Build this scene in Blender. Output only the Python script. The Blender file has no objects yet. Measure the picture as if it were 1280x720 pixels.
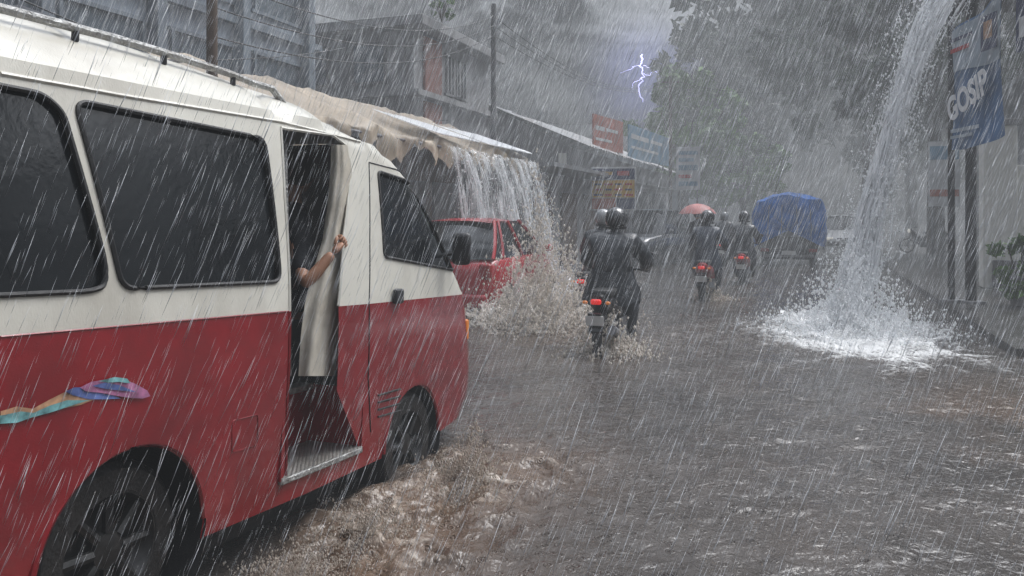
import bpy, bmesh, math, random
import numpy as np
from mathutils import Vector, Matrix, noise
from mathutils.geometry import delaunay_2d_cdt
random.seed(7); np.random.seed(7)
S = bpy.context.scene; COL = S.collection
R = math.radians; PI = math.pi
H = 1.6; YH = 268.0; TAN = 0.37; RZ = math.atan2(1, TAN)
def P(px, py, Y): return Vector(((px-640)/1000*Y, Y, H-(py-YH)/1000*Y))
def lerp(a, b, t): return a+(b-a)*t
# ------------------------------------------------------------ mesh helpers
class MB:
    def __init__(s): s.v = []; s.f = []
    def add(s, vs, fs):
        b = len(s.v); s.v += [tuple(v) for v in vs]; s.f += [[b+i for i in f] for f in fs]; return s
    def box(s, c, d, m=None):
        cx, cy, cz = c; dx, dy, dz = d[0]/2, d[1]/2, d[2]/2
        vs = [Vector((x, y, z)) for z in (-dz, dz) for y in (-dy, dy) for x in (-dx, dx)]
        if m is not None: vs = [m @ v for v in vs]
        vs = [v+Vector(c) for v in vs]
        return s.add(vs, [(0,2,3,1),(4,5,7,6),(0,1,5,4),(2,6,7,3),(0,4,6,2),(1,3,7,5)])
    def tube(s, pts, r, n=8, cap=True):
        pts = [Vector(p) for p in pts]; N = len(pts)
        rs = r if isinstance(r, (list, tuple)) else [r]*N
        vs = []; up0 = None
        for i, p in enumerate(pts):
            t = (pts[min(i+1, N-1)]-pts[max(i-1, 0)]).normalized()
            if up0 is None: up0 = Vector((0,0,1)) if abs(t.z) < .9 else Vector((1,0,0))
            a = t.cross(up0)
            if a.length < 1e-4: a = t.cross(Vector((0,1,0)))
            a.normalize(); b = t.cross(a).normalized()
            for k in range(n):
                an = 2*PI*k/n; vs.append(p+a*math.cos(an)*rs[i]+b*math.sin(an)*rs[i])
        fs = [(i*n+k, i*n+(k+1)%n, (i+1)*n+(k+1)%n, (i+1)*n+k) for i in range(N-1) for k in range(n)]
        if cap: fs += [tuple(range(n))[::-1], tuple((N-1)*n+k for k in range(n))]
        return s.add(vs, fs)
    def lathe(s, prof, c=(0,0,0), axis='Z', n=24, a0=0, a1=2*PI):
        full = abs(a1-a0-2*PI) < 1e-4; m = n if full else n+1; vs = []
        for (r, h) in prof:
            for k in range(m):
                a = a0+(a1-a0)*k/n; x, y = r*math.cos(a), r*math.sin(a)
                p = {'Z': (x, y, h), 'X': (h, x, y), 'Y': (x, h, y)}[axis]
                vs.append(Vector(p)+Vector(c))
        fs = []
        for i in range(len(prof)-1):
            for k in range(n):
                k2 = (k+1) % m; fs.append((i*m+k, i*m+k2, (i+1)*m+k2, (i+1)*m+k))
        return s.add(vs, fs)
    def grid(s, rows):
        n = len(rows[0]); m = len(rows)
        return s.add([p for r in rows for p in r], [(i*n+j, i*n+j+1, (i+1)*n+j+1, (i+1)*n+j) for i in range(m-1) for j in range(n-1)])
    def prism(s, poly, f0, f1):
        n = len(poly); vs = [f0(*p) for p in poly]+[f1(*p) for p in poly]
        fs = [tuple(range(n)), tuple(range(n, 2*n))[::-1]]+[(i, (i+1) % n, n+(i+1) % n, n+i) for i in range(n)]
        return s.add(vs, fs)
    def ball(s, c, r, sc=(1,1,1), nu=14, nv=9):
        vs = []
        for i in range(nv+1):
            a = PI*i/nv
            for k in range(nu):
                b = 2*PI*k/nu
                vs.append(Vector(c)+Vector((r*math.sin(a)*math.cos(b)*sc[0], r*math.sin(a)*math.sin(b)*sc[1], r*math.cos(a)*sc[2])))
        return s.add(vs, [(i*nu+k, (i+1)*nu+k, (i+1)*nu+(k+1)%nu, i*nu+(k+1)%nu) for i in range(nv) for k in range(nu)])
    def build(s, name, mat, parent=None, smooth=True, bevel=0, ang=38, recalc=True):
        me = bpy.data.meshes.new(name); me.from_pydata(s.v, [], s.f)
        if recalc:
            bm = bmesh.new(); bm.from_mesh(me); bmesh.ops.remove_doubles(bm, verts=bm.verts, dist=1e-6)
            bmesh.ops.recalc_face_normals(bm, faces=bm.faces); bm.to_mesh(me); bm.free()
        if smooth:
            me.polygons.foreach_set('use_smooth', [True]*len(me.polygons))
            if ang < 170:
                try: me.set_sharp_from_angle(angle=R(ang))
                except Exception: pass
        me.materials.append(mat)
        o = bpy.data.objects.new(name, me); COL.objects.link(o)
        if parent: o.parent = parent
        if bevel:
            b = o.modifiers.new('b', 'BEVEL'); b.width = bevel; b.segments = 2; b.limit_method = 'ANGLE'; b.angle_limit = R(40)
        return o
def thing(name, label, cat, loc=(0,0,0), rz=0, group=None, M=None):
    o = bpy.data.objects.new(name, None); COL.objects.link(o)
    if M is not None: o.matrix_world = M
    else: o.location = loc; o.rotation_euler = (0,0,rz)
    o['label'] = label; o['category'] = cat
    if group: o['group'] = group
    o.empty_display_size = .1
    return o
def tag(o, label, cat, group=None, kind=None):
    o['label'] = label; o['category'] = cat
    if group: o['group'] = group
    if kind: o['kind'] = kind
    return o
def struct(o): o['kind'] = 'structure'; return o
# ------------------------------------------------------------ materials
def mat(name, col, rough=.5, metal=0, var=.12, scale=6, bump=.0, bscale=60, dirt=None, dirt_amt=.4, spec=.5, alpha=1, trans=0, emis=None, estr=0, coat=0, stretch=(1,1,1)):
    m = bpy.data.materials.new(name); m.use_nodes = True; nt = m.node_tree; N = nt.nodes; Lk = nt.links
    b = N['Principled BSDF']; tc = N.new('ShaderNodeTexCoord'); mp = N.new('ShaderNodeMapping'); mp.inputs['Scale'].default_value = stretch
    Lk.new(tc.outputs['Object'], mp.inputs['Vector'])
    no = N.new('ShaderNodeTexNoise'); no.inputs['Scale'].default_value = scale; no.inputs['Detail'].default_value = 6; no.inputs['Roughness'].default_value = .6
    Lk.new(mp.outputs[0], no.inputs['Vector'])
    cr = N.new('ShaderNodeValToRGB'); cr.color_ramp.elements[0].position = .3; cr.color_ramp.elements[1].position = .7
    c0 = [max(0, c*(1-var)) for c in col]; c1 = [min(1, c*(1+var)) for c in col]
    cr.color_ramp.elements[0].color = (*c0, 1); cr.color_ramp.elements[1].color = (*c1, 1)
    Lk.new(no.outputs['Fac'], cr.inputs['Fac']); out = cr.outputs['Color']
    if dirt:
        n2 = N.new('ShaderNodeTexNoise'); n2.inputs['Scale'].default_value = scale*.45; n2.inputs['Detail'].default_value = 8; n2.inputs['Roughness'].default_value = .7
        Lk.new(mp.outputs[0], n2.inputs['Vector'])
        r2 = N.new('ShaderNodeValToRGB'); r2.color_ramp.elements[0].position = .45; r2.color_ramp.elements[1].position = .72
        r2.color_ramp.elements[1].color = (dirt_amt,)*3+(1,)
        Lk.new(n2.outputs['Fac'], r2.inputs['Fac']); mx = N.new('ShaderNodeMixRGB'); Lk.new(r2.outputs['Color'], mx.inputs['Fac'])
        Lk.new(out, mx.inputs['Color1']); mx.inputs['Color2'].default_value = (*dirt, 1); out = mx.outputs['Color']
    Lk.new(out, b.inputs['Base Color'])
    mr = N.new('ShaderNodeMapRange'); mr.inputs['To Min'].default_value = max(0.02, rough*.75); mr.inputs['To Max'].default_value = min(1, rough*1.3)
    Lk.new(no.outputs['Fac'], mr.inputs['Value']); Lk.new(mr.outputs[0], b.inputs['Roughness'])
    b.inputs['Metallic'].default_value = metal; b.inputs['Specular IOR Level'].default_value = spec
    b.inputs['Alpha'].default_value = alpha; b.inputs['Transmission Weight'].default_value = trans; b.inputs['Coat Weight'].default_value = coat; b.inputs['Coat Roughness'].default_value = .08
    if emis: b.inputs['Emission Color'].default_value = (*emis, 1); b.inputs['Emission Strength'].default_value = estr
    if bump:
        n3 = N.new('ShaderNodeTexNoise'); n3.inputs['Scale'].default_value = bscale; n3.inputs['Detail'].default_value = 5; Lk.new(mp.outputs[0], n3.inputs['Vector'])
        bp = N.new('ShaderNodeBump'); bp.inputs['Strength'].default_value = bump; bp.inputs['Distance'].default_value = .02
        Lk.new(n3.outputs['Fac'], bp.inputs['Height']); Lk.new(bp.outputs[0], b.inputs['Normal'])
    return m
M_ = {}
M_['van_red'] = mat('van_red', (.225,.006,.011), .22, var=.2, scale=3, dirt=(.08,.008,.010), dirt_amt=.6, bump=.07, bscale=150, coat=.6)
M_['van_white'] = mat('van_white', (.64,.62,.55), .33, var=.06, scale=2.5, dirt=(.33,.30,.25), dirt_amt=.65, bump=.07, bscale=150, coat=.35, stretch=(1,1,.4))
M_['cream'] = mat('cream', (.56,.52,.44), .55, var=.1, scale=5, dirt=(.22,.18,.13), dirt_amt=.6, bump=.3, bscale=14)
M_['glass_dark'] = mat('glass_dark', (.010,.012,.014), .07, var=.5, scale=1.5, bump=.06, bscale=35, spec=.5)
M_['rubber'] = mat('rubber', (.012,.012,.013), .55, var=.3, scale=12, bump=.2, bscale=80)
M_['tyre'] = mat('tyre', (.009,.0085,.0085), .5, var=.4, scale=15, bump=.4, bscale=50, dirt=(.025,.02,.016), dirt_amt=.4)
M_['rim'] = mat('rim', (.045,.045,.045), .32, metal=.6, var=.5, scale=9, dirt=(.012,.010,.009), dirt_amt=.9)
M_['black'] = mat('black', (.018,.018,.02), .4, var=.3, scale=9)
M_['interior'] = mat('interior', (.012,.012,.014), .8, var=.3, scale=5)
M_['seat'] = mat('seat', (.04,.045,.055), .8, var=.3, scale=8, bump=.2)
M_['alu'] = mat('alu', (.42,.42,.41), .35, metal=.6, var=.3, scale=22, dirt=(.12,.10,.08), dirt_amt=.7, bump=.8, bscale=70)
M_['steel'] = mat('steel', (.20,.20,.21), .5, metal=.4, var=.25, scale=8)
M_['orange_lens'] = mat('orange_lens', (.55,.16,.02), .2, emis=(.8,.25,.03), estr=.2)
M_['red_lens'] = mat('red_lens', (.5,.01,.01), .2, emis=(1,.03,.02), estr=.5)
M_['red_dull'] = mat('red_dull', (.25,.01,.01), .2)
M_['clear_lens'] = mat('clear_lens', (.7,.7,.68), .15, emis=(1,.95,.85), estr=.6)
M_['skin'] = mat('skin', (.34,.17,.10), .5, var=.12, scale=12, bump=.1, bscale=120)
M_['hair'] = mat('hair', (.012,.01,.009), .6, bump=.4, bscale=200)
M_['shirt'] = mat('shirt', (.009,.011,.015), .85, var=.3, scale=7, bump=.3, bscale=25)
M_['coat'] = mat('coat', (.016,.019,.024), .32, var=.4, scale=7, bump=.8, bscale=14)
M_['coat_blue'] = mat('coat_blue', (.02,.028,.045), .38, var=.4, scale=7, bump=.7, bscale=14)
M_['jean'] = mat('jean', (.018,.021,.027), .7, var=.3, scale=9, bump=.4, bscale=30)
M_['helmet'] = mat('helmet', (.025,.025,.028), .18, var=.2, coat=.6)
M_['helmet_white'] = mat('helmet_white', (.25,.26,.27), .25, var=.1, coat=.5)
M_['bike_black'] = mat('bike_black', (.015,.015,.017), .25, var=.3)
M_['bike_red'] = mat('bike_red', (.25,.015,.02), .3, var=.2)
M_['plate'] = mat('plate', (.6,.6,.58), .5)
M_['car_red'] = mat('car_red', (.36,.009,.015), .25, var=.1, scale=2, coat=.6, bump=.03, bscale=100)
M_['car_dark'] = mat('car_dark', (.045,.05,.06), .22, var=.2, coat=.8)
M_['car_white'] = mat('car_white', (.7,.7,.7), .3, var=.05, coat=.5)
M_['car_silver'] = mat('car_silver', (.40,.41,.43), .35, metal=.2, var=.05)
M_['tarp_blue'] = mat('tarp_blue', (.015,.14,.50), .38, var=.35, scale=2.2, bump=.7, bscale=5, dirt=(.02,.07,.2), dirt_amt=.7)
M_['tarp_cream'] = mat('tarp_cream', (.34,.28,.21), .5, var=.35, scale=1.2, bump=.6, bscale=6, dirt=(.11,.08,.06), dirt_amt=.9)
M_['concrete'] = mat('concrete', (.26,.26,.265), .8, var=.25, scale=1.2, bump=.3, bscale=8, dirt=(.07,.07,.07), dirt_amt=.9, stretch=(1,1,.35))
M_['concrete_dark'] = mat('concrete_dark', (.13,.13,.135), .8, var=.25, scale=1.2, bump=.3, bscale=8, dirt=(.05,.05,.05), dirt_amt=.85, stretch=(1,1,.35))
M_['bluegrey'] = mat('bluegrey', (.24,.28,.33), .7, var=.15, scale=.8, dirt=(.13,.15,.18), dirt_amt=.85, stretch=(1,1,.3))
M_['bluegrey_dark'] = mat('bluegrey_dark', (.15,.18,.21), .7, var=.2, scale=.8, dirt=(.09,.10,.12), dirt_amt=.85, stretch=(1,1,.3))
M_['pane_haze'] = mat('pane_haze', (.08,.10,.12), .25, var=.3, scale=.8)  # haze put into the colour: panes lighter than plain dark glass
M_['pink_wall'] = mat('pink_wall', (.26,.12,.10), .8, var=.25, scale=1, dirt=(.11,.07,.06), dirt_amt=.9, stretch=(1,1,.3))
M_['white_wall'] = mat('white_wall', (.78,.77,.72), .75, var=.06, scale=1.3, dirt=(.30,.29,.25), dirt_amt=.8, bump=.15, bscale=20, stretch=(1,1,.3))
M_['window'] = mat('window', (.02,.024,.028), .12, var=.5, scale=1)
M_['wood'] = mat('wood', (.07,.045,.03), .7, var=.3, scale=6, bump=.3, stretch=(1,1,.15))
M_['roof_metal'] = mat('roof_metal', (.24,.25,.26), .38, metal=.3, var=.25, scale=2, dirt=(.12,.08,.065), dirt_amt=.85)
M_['pavement'] = mat('pavement', (.12,.115,.11), .15, var=.35, scale=1.6, bump=.6, bscale=25, dirt=(.06,.05,.045), dirt_amt=.7)
M_['sign_orange'] = mat('sign_orange', (.38,.10,.06), .5, var=.3, scale=1.5, dirt=(.20,.10,.08), dirt_amt=.8)
M_['sign_blue'] = mat('sign_blue', (.13,.26,.38), .5, var=.3, scale=1.5, dirt=(.16,.20,.23), dirt_amt=.8)
M_['sign_navy'] = mat('sign_navy', (.03,.04,.10), .5)
M_['sign_yellow'] = mat('sign_yellow', (.52,.32,.07), .5, var=.2, scale=3)
M_['sign_white'] = mat('sign_white', (.55,.56,.57), .5, var=.1, scale=2, dirt=(.33,.33,.33), dirt_amt=.7)
M_['sign_letter'] = mat('sign_letter', (.74,.75,.77), .5, var=.06)
M_['sign_red'] = mat('sign_red', (.40,.03,.03), .5)
M_['banner_blue'] = mat('banner_blue', (.055,.13,.27), .45, var=.5, scale=1.3, bump=.2, bscale=4)
M_['banner_pale'] = mat('banner_pale', (.30,.36,.42), .45, var=.3, scale=1.6, bump=.2, bscale=4)
M_['umbrella'] = mat('umbrella', (.46,.17,.16), .5, var=.2)
M_['bark'] = mat('bark', (.055,.045,.035), .85, var=.35, scale=6, bump=.6, bscale=12)
M_['leaf'] = mat('leaf', (.030,.056,.022), .5, var=.8, scale=.6)
M_['leaf_light'] = mat('leaf_light', (.10,.20,.04), .5, var=.6, scale=.7)
M_['decal_a'] = mat('decal_a', (.42,.24,.14), .4, var=.6, scale=18)
M_['decal_b'] = mat('decal_b', (.14,.32,.33), .4, var=.7, scale=20)
M_['decal_c'] = mat('decal_c', (.36,.14,.26), .4, var=.6, scale=18)
M_['decal_d'] = mat('decal_d', (.10,.14,.34), .4, var=.6, scale=18)
def tread_mat():
    m = mat('tread_plate', (.36,.35,.33), .3, metal=.6, var=.2, dirt=(.12,.10,.08), dirt_amt=.7); nt = m.node_tree; N = nt.nodes; Lk = nt.links
    ck = N.new('ShaderNodeTexVoronoi'); ck.inputs['Scale'].default_value = 40; ck.inputs['Randomness'].default_value = .15; tc = N.new('ShaderNodeTexCoord'); mp = N.new('ShaderNodeMapping'); mp.inputs['Scale'].default_value = (1,1.6,1); mp.inputs['Rotation'].default_value = (0,0,.78)
    Lk.new(tc.outputs['Object'], mp.inputs[0]); Lk.new(mp.outputs[0], ck.inputs['Vector'])
    bp = N.new('ShaderNodeBump'); bp.inputs['Strength'].default_value = .8; bp.inputs['Distance'].default_value = .015; bp.invert = True; Lk.new(ck.outputs['Distance'], bp.inputs['Height']); Lk.new(bp.outputs[0], N['Principled BSDF'].inputs['Normal']); return m
M_['tread'] = tread_mat()
def water_white(name, alpha=None, col=(.96,.97,.98), scale=(9,9,2.0), lo=.42, hi=.60, tl=.45):
    m = bpy.data.materials.new(name); m.use_nodes = True; nt = m.node_tree; N = nt.nodes; Lk = nt.links; N.clear()
    o = N.new('ShaderNodeOutputMaterial'); d = N.new('ShaderNodeBsdfDiffuse'); t = N.new('ShaderNodeBsdfTranslucent'); g = N.new('ShaderNodeBsdfGlossy')
    d.inputs[0].default_value = (*col,1); t.inputs[0].default_value = (*col,1); g.inputs['Roughness'].default_value = .15
    a = N.new('ShaderNodeMixShader'); a.inputs[0].default_value = tl; Lk.new(d.outputs[0], a.inputs[1]); Lk.new(t.outputs[0], a.inputs[2])
    b = N.new('ShaderNodeMixShader'); b.inputs[0].default_value = .10; Lk.new(a.outputs[0], b.inputs[1]); Lk.new(g.outputs[0], b.inputs[2])
    if alpha is None: Lk.new(b.outputs[0], o.inputs['Surface']); return m
    tr = N.new('ShaderNodeBsdfTransparent'); c = N.new('ShaderNodeMixShader')
    tc = N.new('ShaderNodeTexCoord'); mp = N.new('ShaderNodeMapping'); mp.inputs['Scale'].default_value = scale; no = N.new('ShaderNodeTexNoise'); no.inputs['Scale'].default_value = 1; no.inputs['Detail'].default_value = 5; no.inputs['Roughness'].default_value = .65
    Lk.new(tc.outputs['Object'], mp.inputs[0]); Lk.new(mp.outputs[0], no.inputs['Vector'])
    mr = N.new('ShaderNodeMapRange'); mr.inputs['From Min'].default_value = lo; mr.inputs['From Max'].default_value = hi; mr.inputs['To Min'].default_value = 0; mr.inputs['To Max'].default_value = alpha
    Lk.new(no.outputs['Fac'], mr.inputs['Value']); Lk.new(mr.outputs[0], c.inputs[0]); Lk.new(tr.outputs[0], c.inputs[1]); Lk.new(b.outputs[0], c.inputs[2]); Lk.new(c.outputs[0], o.inputs['Surface'])
    return m
M_['fall'] = water_white('falling_water')
M_['curtain'] = water_white('water_curtain', .75, scale=(8,8,1.1), lo=.46, hi=.66)
M_['froth'] = water_white('froth', .75, scale=(16,16,13), lo=.45, hi=.64)
M_['froth_tan'] = water_white('froth_tan', .75, (.80,.74,.68), (16,16,13), .45, .64)
M_['froth_brown'] = water_white('froth_brown', .7, (.50,.42,.35), (18,18,16), .50, .66)
M_['drop'] = water_white('drops')
M_['drop_tan'] = water_white('drops_tan', None, (.82,.77,.71))
M_['muddy'] = water_white('muddy_drops', None, (.60,.53,.46))
M_['rain'] = water_white('rain_drops', None, (.66,.68,.71))
# ------------------------------------------------------------ value noise
def hsh(i, j, s):
    n = (i*374761393 + j*668265263 + s*144269) & 0x7fffffff
    n = ((n ^ (n >> 13))*1274126177) & 0x7fffffff
    n = (n ^ (n >> 16))
    return (n & 0xffff)/65535.0
def vn(x, y, s=0):
    xi = np.floor(x).astype(np.int64); yi = np.floor(y).astype(np.int64); fx = x-xi; fy = y-yi
    fx = fx*fx*fx*(fx*(fx*6-15)+10); fy = fy*fy*fy*(fy*(fy*6-15)+10)
    a = hsh(xi, yi, s); b = hsh(xi+1, yi, s); c = hsh(xi, yi+1, s); d = hsh(xi+1, yi+1, s)
    return (a*(1-fx)+b*fx)*(1-fy)+(c*(1-fx)+d*fx)*fy
def fbm(x, y, s=0, o=4):
    r = 0; a = .5; t = 0
    for k in range(o):
        c, sn = math.cos(.6*k+.3), math.sin(.6*k+.3); f = 2**k
        r = r+a*vn((x*c-y*sn)*f+17*k, (x*sn+y*c)*f-11*k, s+k); t += a; a *= .55
    return r/t
def ridge(x, y, s=0, o=3):
    r = 0; a = .5; t = 0
    for k in range(o):
        c, sn = math.cos(.8*k+.5), math.sin(.8*k+.5); f = 2**k
        q_ = 2*vn((x*c-y*sn)*f+7*k, (x*sn+y*c)*f-5*k, s+k)-1
        r = r+a*(1-np.sqrt(q_*q_+.004)); t += a; a *= .5
    return r/t
# ------------------------------------------------------------ water
def axis_coords(segs):
    out = [segs[0][0]]
    for a, b, st in segs:
        n = max(1, int(round((b-a)/st))); out += list(np.linspace(a, b, n+1)[1:])
    return np.array(out)
xs = axis_coords([(-90,-20,7),(-20,-6,.8),(-6,-2.6,.15),(-2.6,5.6,.025),(5.6,9,.07),(9,20,.4),(20,110,6)])
ys = axis_coords([(-8,1.6,.8),(1.6,2.8,.06),(2.8,8,.024),(8,13,.04),(13,20,.08),(20,40,.25),(40,200,4)])
X, Y = np.meshgrid(xs, ys)
def g(cx, cy, rx, ry, rot=0):
    c, s = math.cos(rot), math.sin(rot); dx = X-cx; dy = Y-cy
    u = (dx*c+dy*s)/rx; v = (-dx*s+dy*c)/ry; return np.exp(-(u*u+v*v))
wx = X+.30*(fbm(X*1.6,Y*1.6,71,3)-.5)*2; wy = Y+.30*(fbm(X*1.6,Y*1.6,81,3)-.5)*2
van_line = (wx-(-.61))*.938-(wy-4.96)*.347
along = (wx-(-.61))*.347+(wy-4.96)*.938
wake = np.exp(-((van_line-.38)/.62)**2)*(1/(1+np.exp((along-.65)*4)))*(1/(1+np.exp(-(along+3.2)*3)))*(1/(1+np.exp(-(van_line+.05)*14)))
white = g(4.35,10.2,.95,1.8)*1.15 + g(4.70,11.1,.5,.9)*.8
carsp = g(.35,12.2,.9,2.0)+g(.2,15.8,1.2,1.6)+.7*g(1.2,9.6,.75,.9)+.5*g(3.7,15,.9,1.2)+.4*g(5.4,18.5,.9,1.2)+.35*g(2.6,10.8,2.0,1.6)
mid = fbm(X*.5+3, Y*.28, 5, 3); midf = np.clip((mid-.46)*4, 0, 1)*np.exp(-((Y-11)/4.5)**2)*.5
edge = np.exp(-((X-(3.45+.30*(Y-5)+.18*np.sin(Y*2.3)+.08*np.sin(Y*7)))/.16)**2)*np.clip((9-Y)/3,0,1)*.8
right_b = 1/(1+np.exp(-(X-(1.6+.1*Y))*2.5))
brownp = np.clip((fbm(X*.8, Y*.6, 21, 4)-.47)*5, 0, 1)*right_b*np.exp(-((Y-5)/2.4)**2)
foam = np.clip(wake*.80+carsp*.85+midf+edge*.8+brownp*.22, 0, 1.2)
W1 = ridge(wx*2.6, wy*2.6, 3, 3); W2 = ridge(wx*8, wy*7, 13, 2)
cx_ = X+.10*(fbm(X*3,Y*3,55,2)-.5)*2; cy_ = Y+.10*(fbm(X*3,Y*3,65,2)-.5)*2
chop = (fbm(X*1.5, Y*1.4, 12, 2)-.5)*.060 + (ridge(cx_*2.6, cy_*3.6, 9, 2)-.55)*.036 + (fbm(X*8, Y*10, 19, 3)-.5)*.020
turb = wake+.55*np.clip(carsp,0,1)+.7*np.clip(white,0,1.2)+.32*brownp
Z = chop*(.72+.6*np.clip(foam+brownp,0,1)) + turb*((W1**2.2)*.17-.06+(W2-.5)*.045) + np.clip(white,0,1)*.06*fbm(X*5,Y*5,31,3)
far = np.clip((Y-22)/10, 0, 1); Z = Z*(1-far)
shallow = np.clip(1-.75*np.exp(-((X-(4.3+.30*(Y-6)))/.7)**2)*np.clip((8.5-Y)/2,0,1), .2, 1); Z *= shallow
nx, ny = len(xs), len(ys)
verts = np.stack([X.ravel(), Y.ravel(), Z.ravel()], 1)
idx = np.arange(nx*ny).reshape(ny, nx)
faces = np.stack([idx[:-1,:-1].ravel(), idx[:-1,1:].ravel(), idx[1:,1:].ravel(), idx[1:,:-1].ravel()], 1)
me = bpy.data.meshes.new('flood_water'); me.vertices.add(len(verts)); me.vertices.foreach_set('co', verts.ravel())
me.loops.add(faces.size); me.loops.foreach_set('vertex_index', faces.ravel().astype(np.int32))
me.polygons.add(len(faces)); me.polygons.foreach_set('loop_start', np.arange(0, faces.size, 4, dtype=np.int32)); me.polygons.foreach_set('loop_total', np.full(len(faces), 4, dtype=np.int32))
me.update(calc_edges=True); me.polygons.foreach_set('use_smooth', [True]*len(faces))
for nm, arr in (('foam', foam), ('white', white), ('brown', np.clip(brownp*.8+wake*.9+.5*carsp,0,1)), ('crest', np.clip(W1,0,1))):
    at = me.attributes.new(nm, 'FLOAT', 'POINT'); at.data.foreach_set('value', arr.ravel().astype(np.float32))
wo = struct(bpy.data.objects.new('flood_water', me)); COL.objects.link(wo)
m = bpy.data.materials.new('flood_water'); m.use_nodes = True; nt = m.node_tree; N = nt.nodes; Lk = nt.links; b = N['Principled BSDF']
tc = N.new('ShaderNodeTexCoord')
def nz(scale, detail=5, rough=.6, vec=None, dist=0):
    n = N.new('ShaderNodeTexNoise'); n.inputs['Scale'].default_value = scale; n.inputs['Detail'].default_value = detail; n.inputs['Roughness'].default_value = rough; n.inputs['Distortion'].default_value = dist
    Lk.new(vec or tc.outputs['Object'], n.inputs['Vector']); return n.outputs['Fac']
def mathn(op, a, b_=None, clamp=False):
    n = N.new('ShaderNodeMath'); n.operation = op; n.use_clamp = clamp
    for i, v in enumerate((a, b_)):
        if v is None: continue
        if isinstance(v, (int, float)): n.inputs[i].default_value = v
        else: Lk.new(v, n.inputs[i])
    return n.outputs[0]
def attr(nm):
    n = N.new('ShaderNodeAttribute'); n.attribute_name = nm; return n.outputs['Fac']
def ramp(v, p0, p1, c0=(0,0,0,1), c1=(1,1,1,1)):
    n = N.new('ShaderNodeValToRGB'); n.color_ramp.elements[0].position = p0; n.color_ramp.elements[1].position = p1; n.color_ramp.elements[0].color = c0; n.color_ramp.elements[1].color = c1
    Lk.new(v, n.inputs['Fac']); return n.outputs['Color']
def mix(f, a, b_):
    n = N.new('ShaderNodeMixRGB'); Lk.new(f, n.inputs['Fac'])
    for i, v in ((1, a), (2, b_)):
        if isinstance(v, tuple): n.inputs[i].default_value = v
        else: Lk.new(v, n.inputs[i])
    return n.outputs['Color']
n1 = nz(1.1, 4, .6); base = ramp(n1, .3, .7, (.043,.038,.035,1), (.086,.075,.068,1))
base = mix(attr('brown'), base, (.125,.080,.052,1))
def lace(scale, dist):
    return mathn('SUBTRACT', 1, mathn('ABSOLUTE', mathn('SUBTRACT', mathn('MULTIPLY', nz(scale, 6, .65, dist=dist), 2), 1)))
l1 = lace(4.5, 1.2); l2 = lace(11, .8); fa = attr('foam'); cr_ = attr('crest')
fsum = mathn('ADD', mathn('MULTIPLY', l1, .5), mathn('MULTIPLY', l2, .5)); fsum = mathn('ADD', fsum, mathn('MULTIPLY', mathn('SUBTRACT', cr_, .62), .45))
fthr = mathn('SUBTRACT', 1.13, mathn('MULTIPLY', fa, .27)); fdel = mathn('MULTIPLY', mathn('SUBTRACT', fsum, fthr), 7, True); fmask = mathn('MULTIPLY', fdel, .8)
base = mix(fmask, base, (.42,.36,.30,1))
wthr = mathn('SUBTRACT', 1.06, mathn('MULTIPLY', attr('white'), .42)); wmask = mathn('MULTIPLY', mathn('SUBTRACT', fsum, wthr), 5, True)
base = mix(wmask, base, (.80,.80,.79,1))
Lk.new(base, b.inputs['Base Color'])
rg = mathn('ADD', mathn('MULTIPLY', fmask, .3), .05); rg = mathn('ADD', rg, mathn('MULTIPLY', wmask, .4)); Lk.new(rg, b.inputs['Roughness'])
b.inputs['IOR'].default_value = 1.38
vo = N.new('ShaderNodeTexVoronoi'); vo.inputs['Scale'].default_value = 14; vo.inputs['Randomness'].default_value = 1; Lk.new(tc.outputs['Object'], vo.inputs['Vector'])
rings = mathn('MULTIPLY', mathn('SINE', mathn('MULTIPLY', vo.outputs['Distance'], 28)), mathn('SUBTRACT', .42, vo.outputs['Distance'], True))
hsum = mathn('ADD', mathn('MULTIPLY', nz(28, 2, .5), .36), mathn('MULTIPLY', rings, 1.0)); hsum = mathn('ADD', hsum, mathn('MULTIPLY', nz(10, 3, .5, dist=.8), 1.0))
bp = N.new('ShaderNodeBump'); bp.inputs['Strength'].default_value = .8; bp.inputs['Distance'].default_value = .026; Lk.new(hsum, bp.inputs['Height']); Lk.new(bp.outputs[0], b.inputs['Normal'])
me.materials.append(m)
def kerbX(y): return 7.15+.37*(y-13)
mb = MB(); rows = []
for y in np.linspace(9, 120, 112):
    rows.append([(kerbX(y), y, -.1), (kerbX(y), y, .085), (kerbX(y)+.15, y, .095), (kerbX(y)+3, y, .10), (kerbX(y)+30, y, .14)])
mb.grid(rows); mb.add([rows[0][i] for i in range(5)]+[(kerbX(9)+30, 9, -.1)], [(0,1,2,3,4,5)])
struct(mb.build('pavement', M_['pavement'], smooth=False))
# ------------------------------------------------------------ van
VM = Matrix.Translation((-.61, 4.96, 0)) @ Matrix.Rotation(RZ, 4, 'Z') @ Matrix.Rotation(R(3.6), 4, 'Y')
VI = VM.inverted()
def L(px, py, v=0.0):
    o = VI @ Vector((0,0,H)); d = (VI.to_3x3() @ Vector(((px-640)/1000, 1, -(py-YH)/1000)))
    t = (v-o.y)/d.y; p = o+d*t; return (p.x, p.z)
UF = [(9, 0), (9, 1)]
def ufz(z):
    pts = UF
    if z <= pts[0][1]: return pts[0][0]
    for (u0, z0), (u1, z1) in zip(pts, pts[1:]):
        if z <= z1: return lerp(u0, u1, (z-z0)/(z1-z0+1e-9))
    return pts[-1][0]
def tum(z): return .15*max(0, (z-1.0)/1.0)**1.4 + .06*max(0, (.80-z))**1.3
def vside(u, z):
    uf = ufz(z)+.02; r = .22; t = min(.995, max(0, (u-(uf-r))/r)); return tum(z)+r*.8*(1-math.sqrt(1-t*t))
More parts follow.
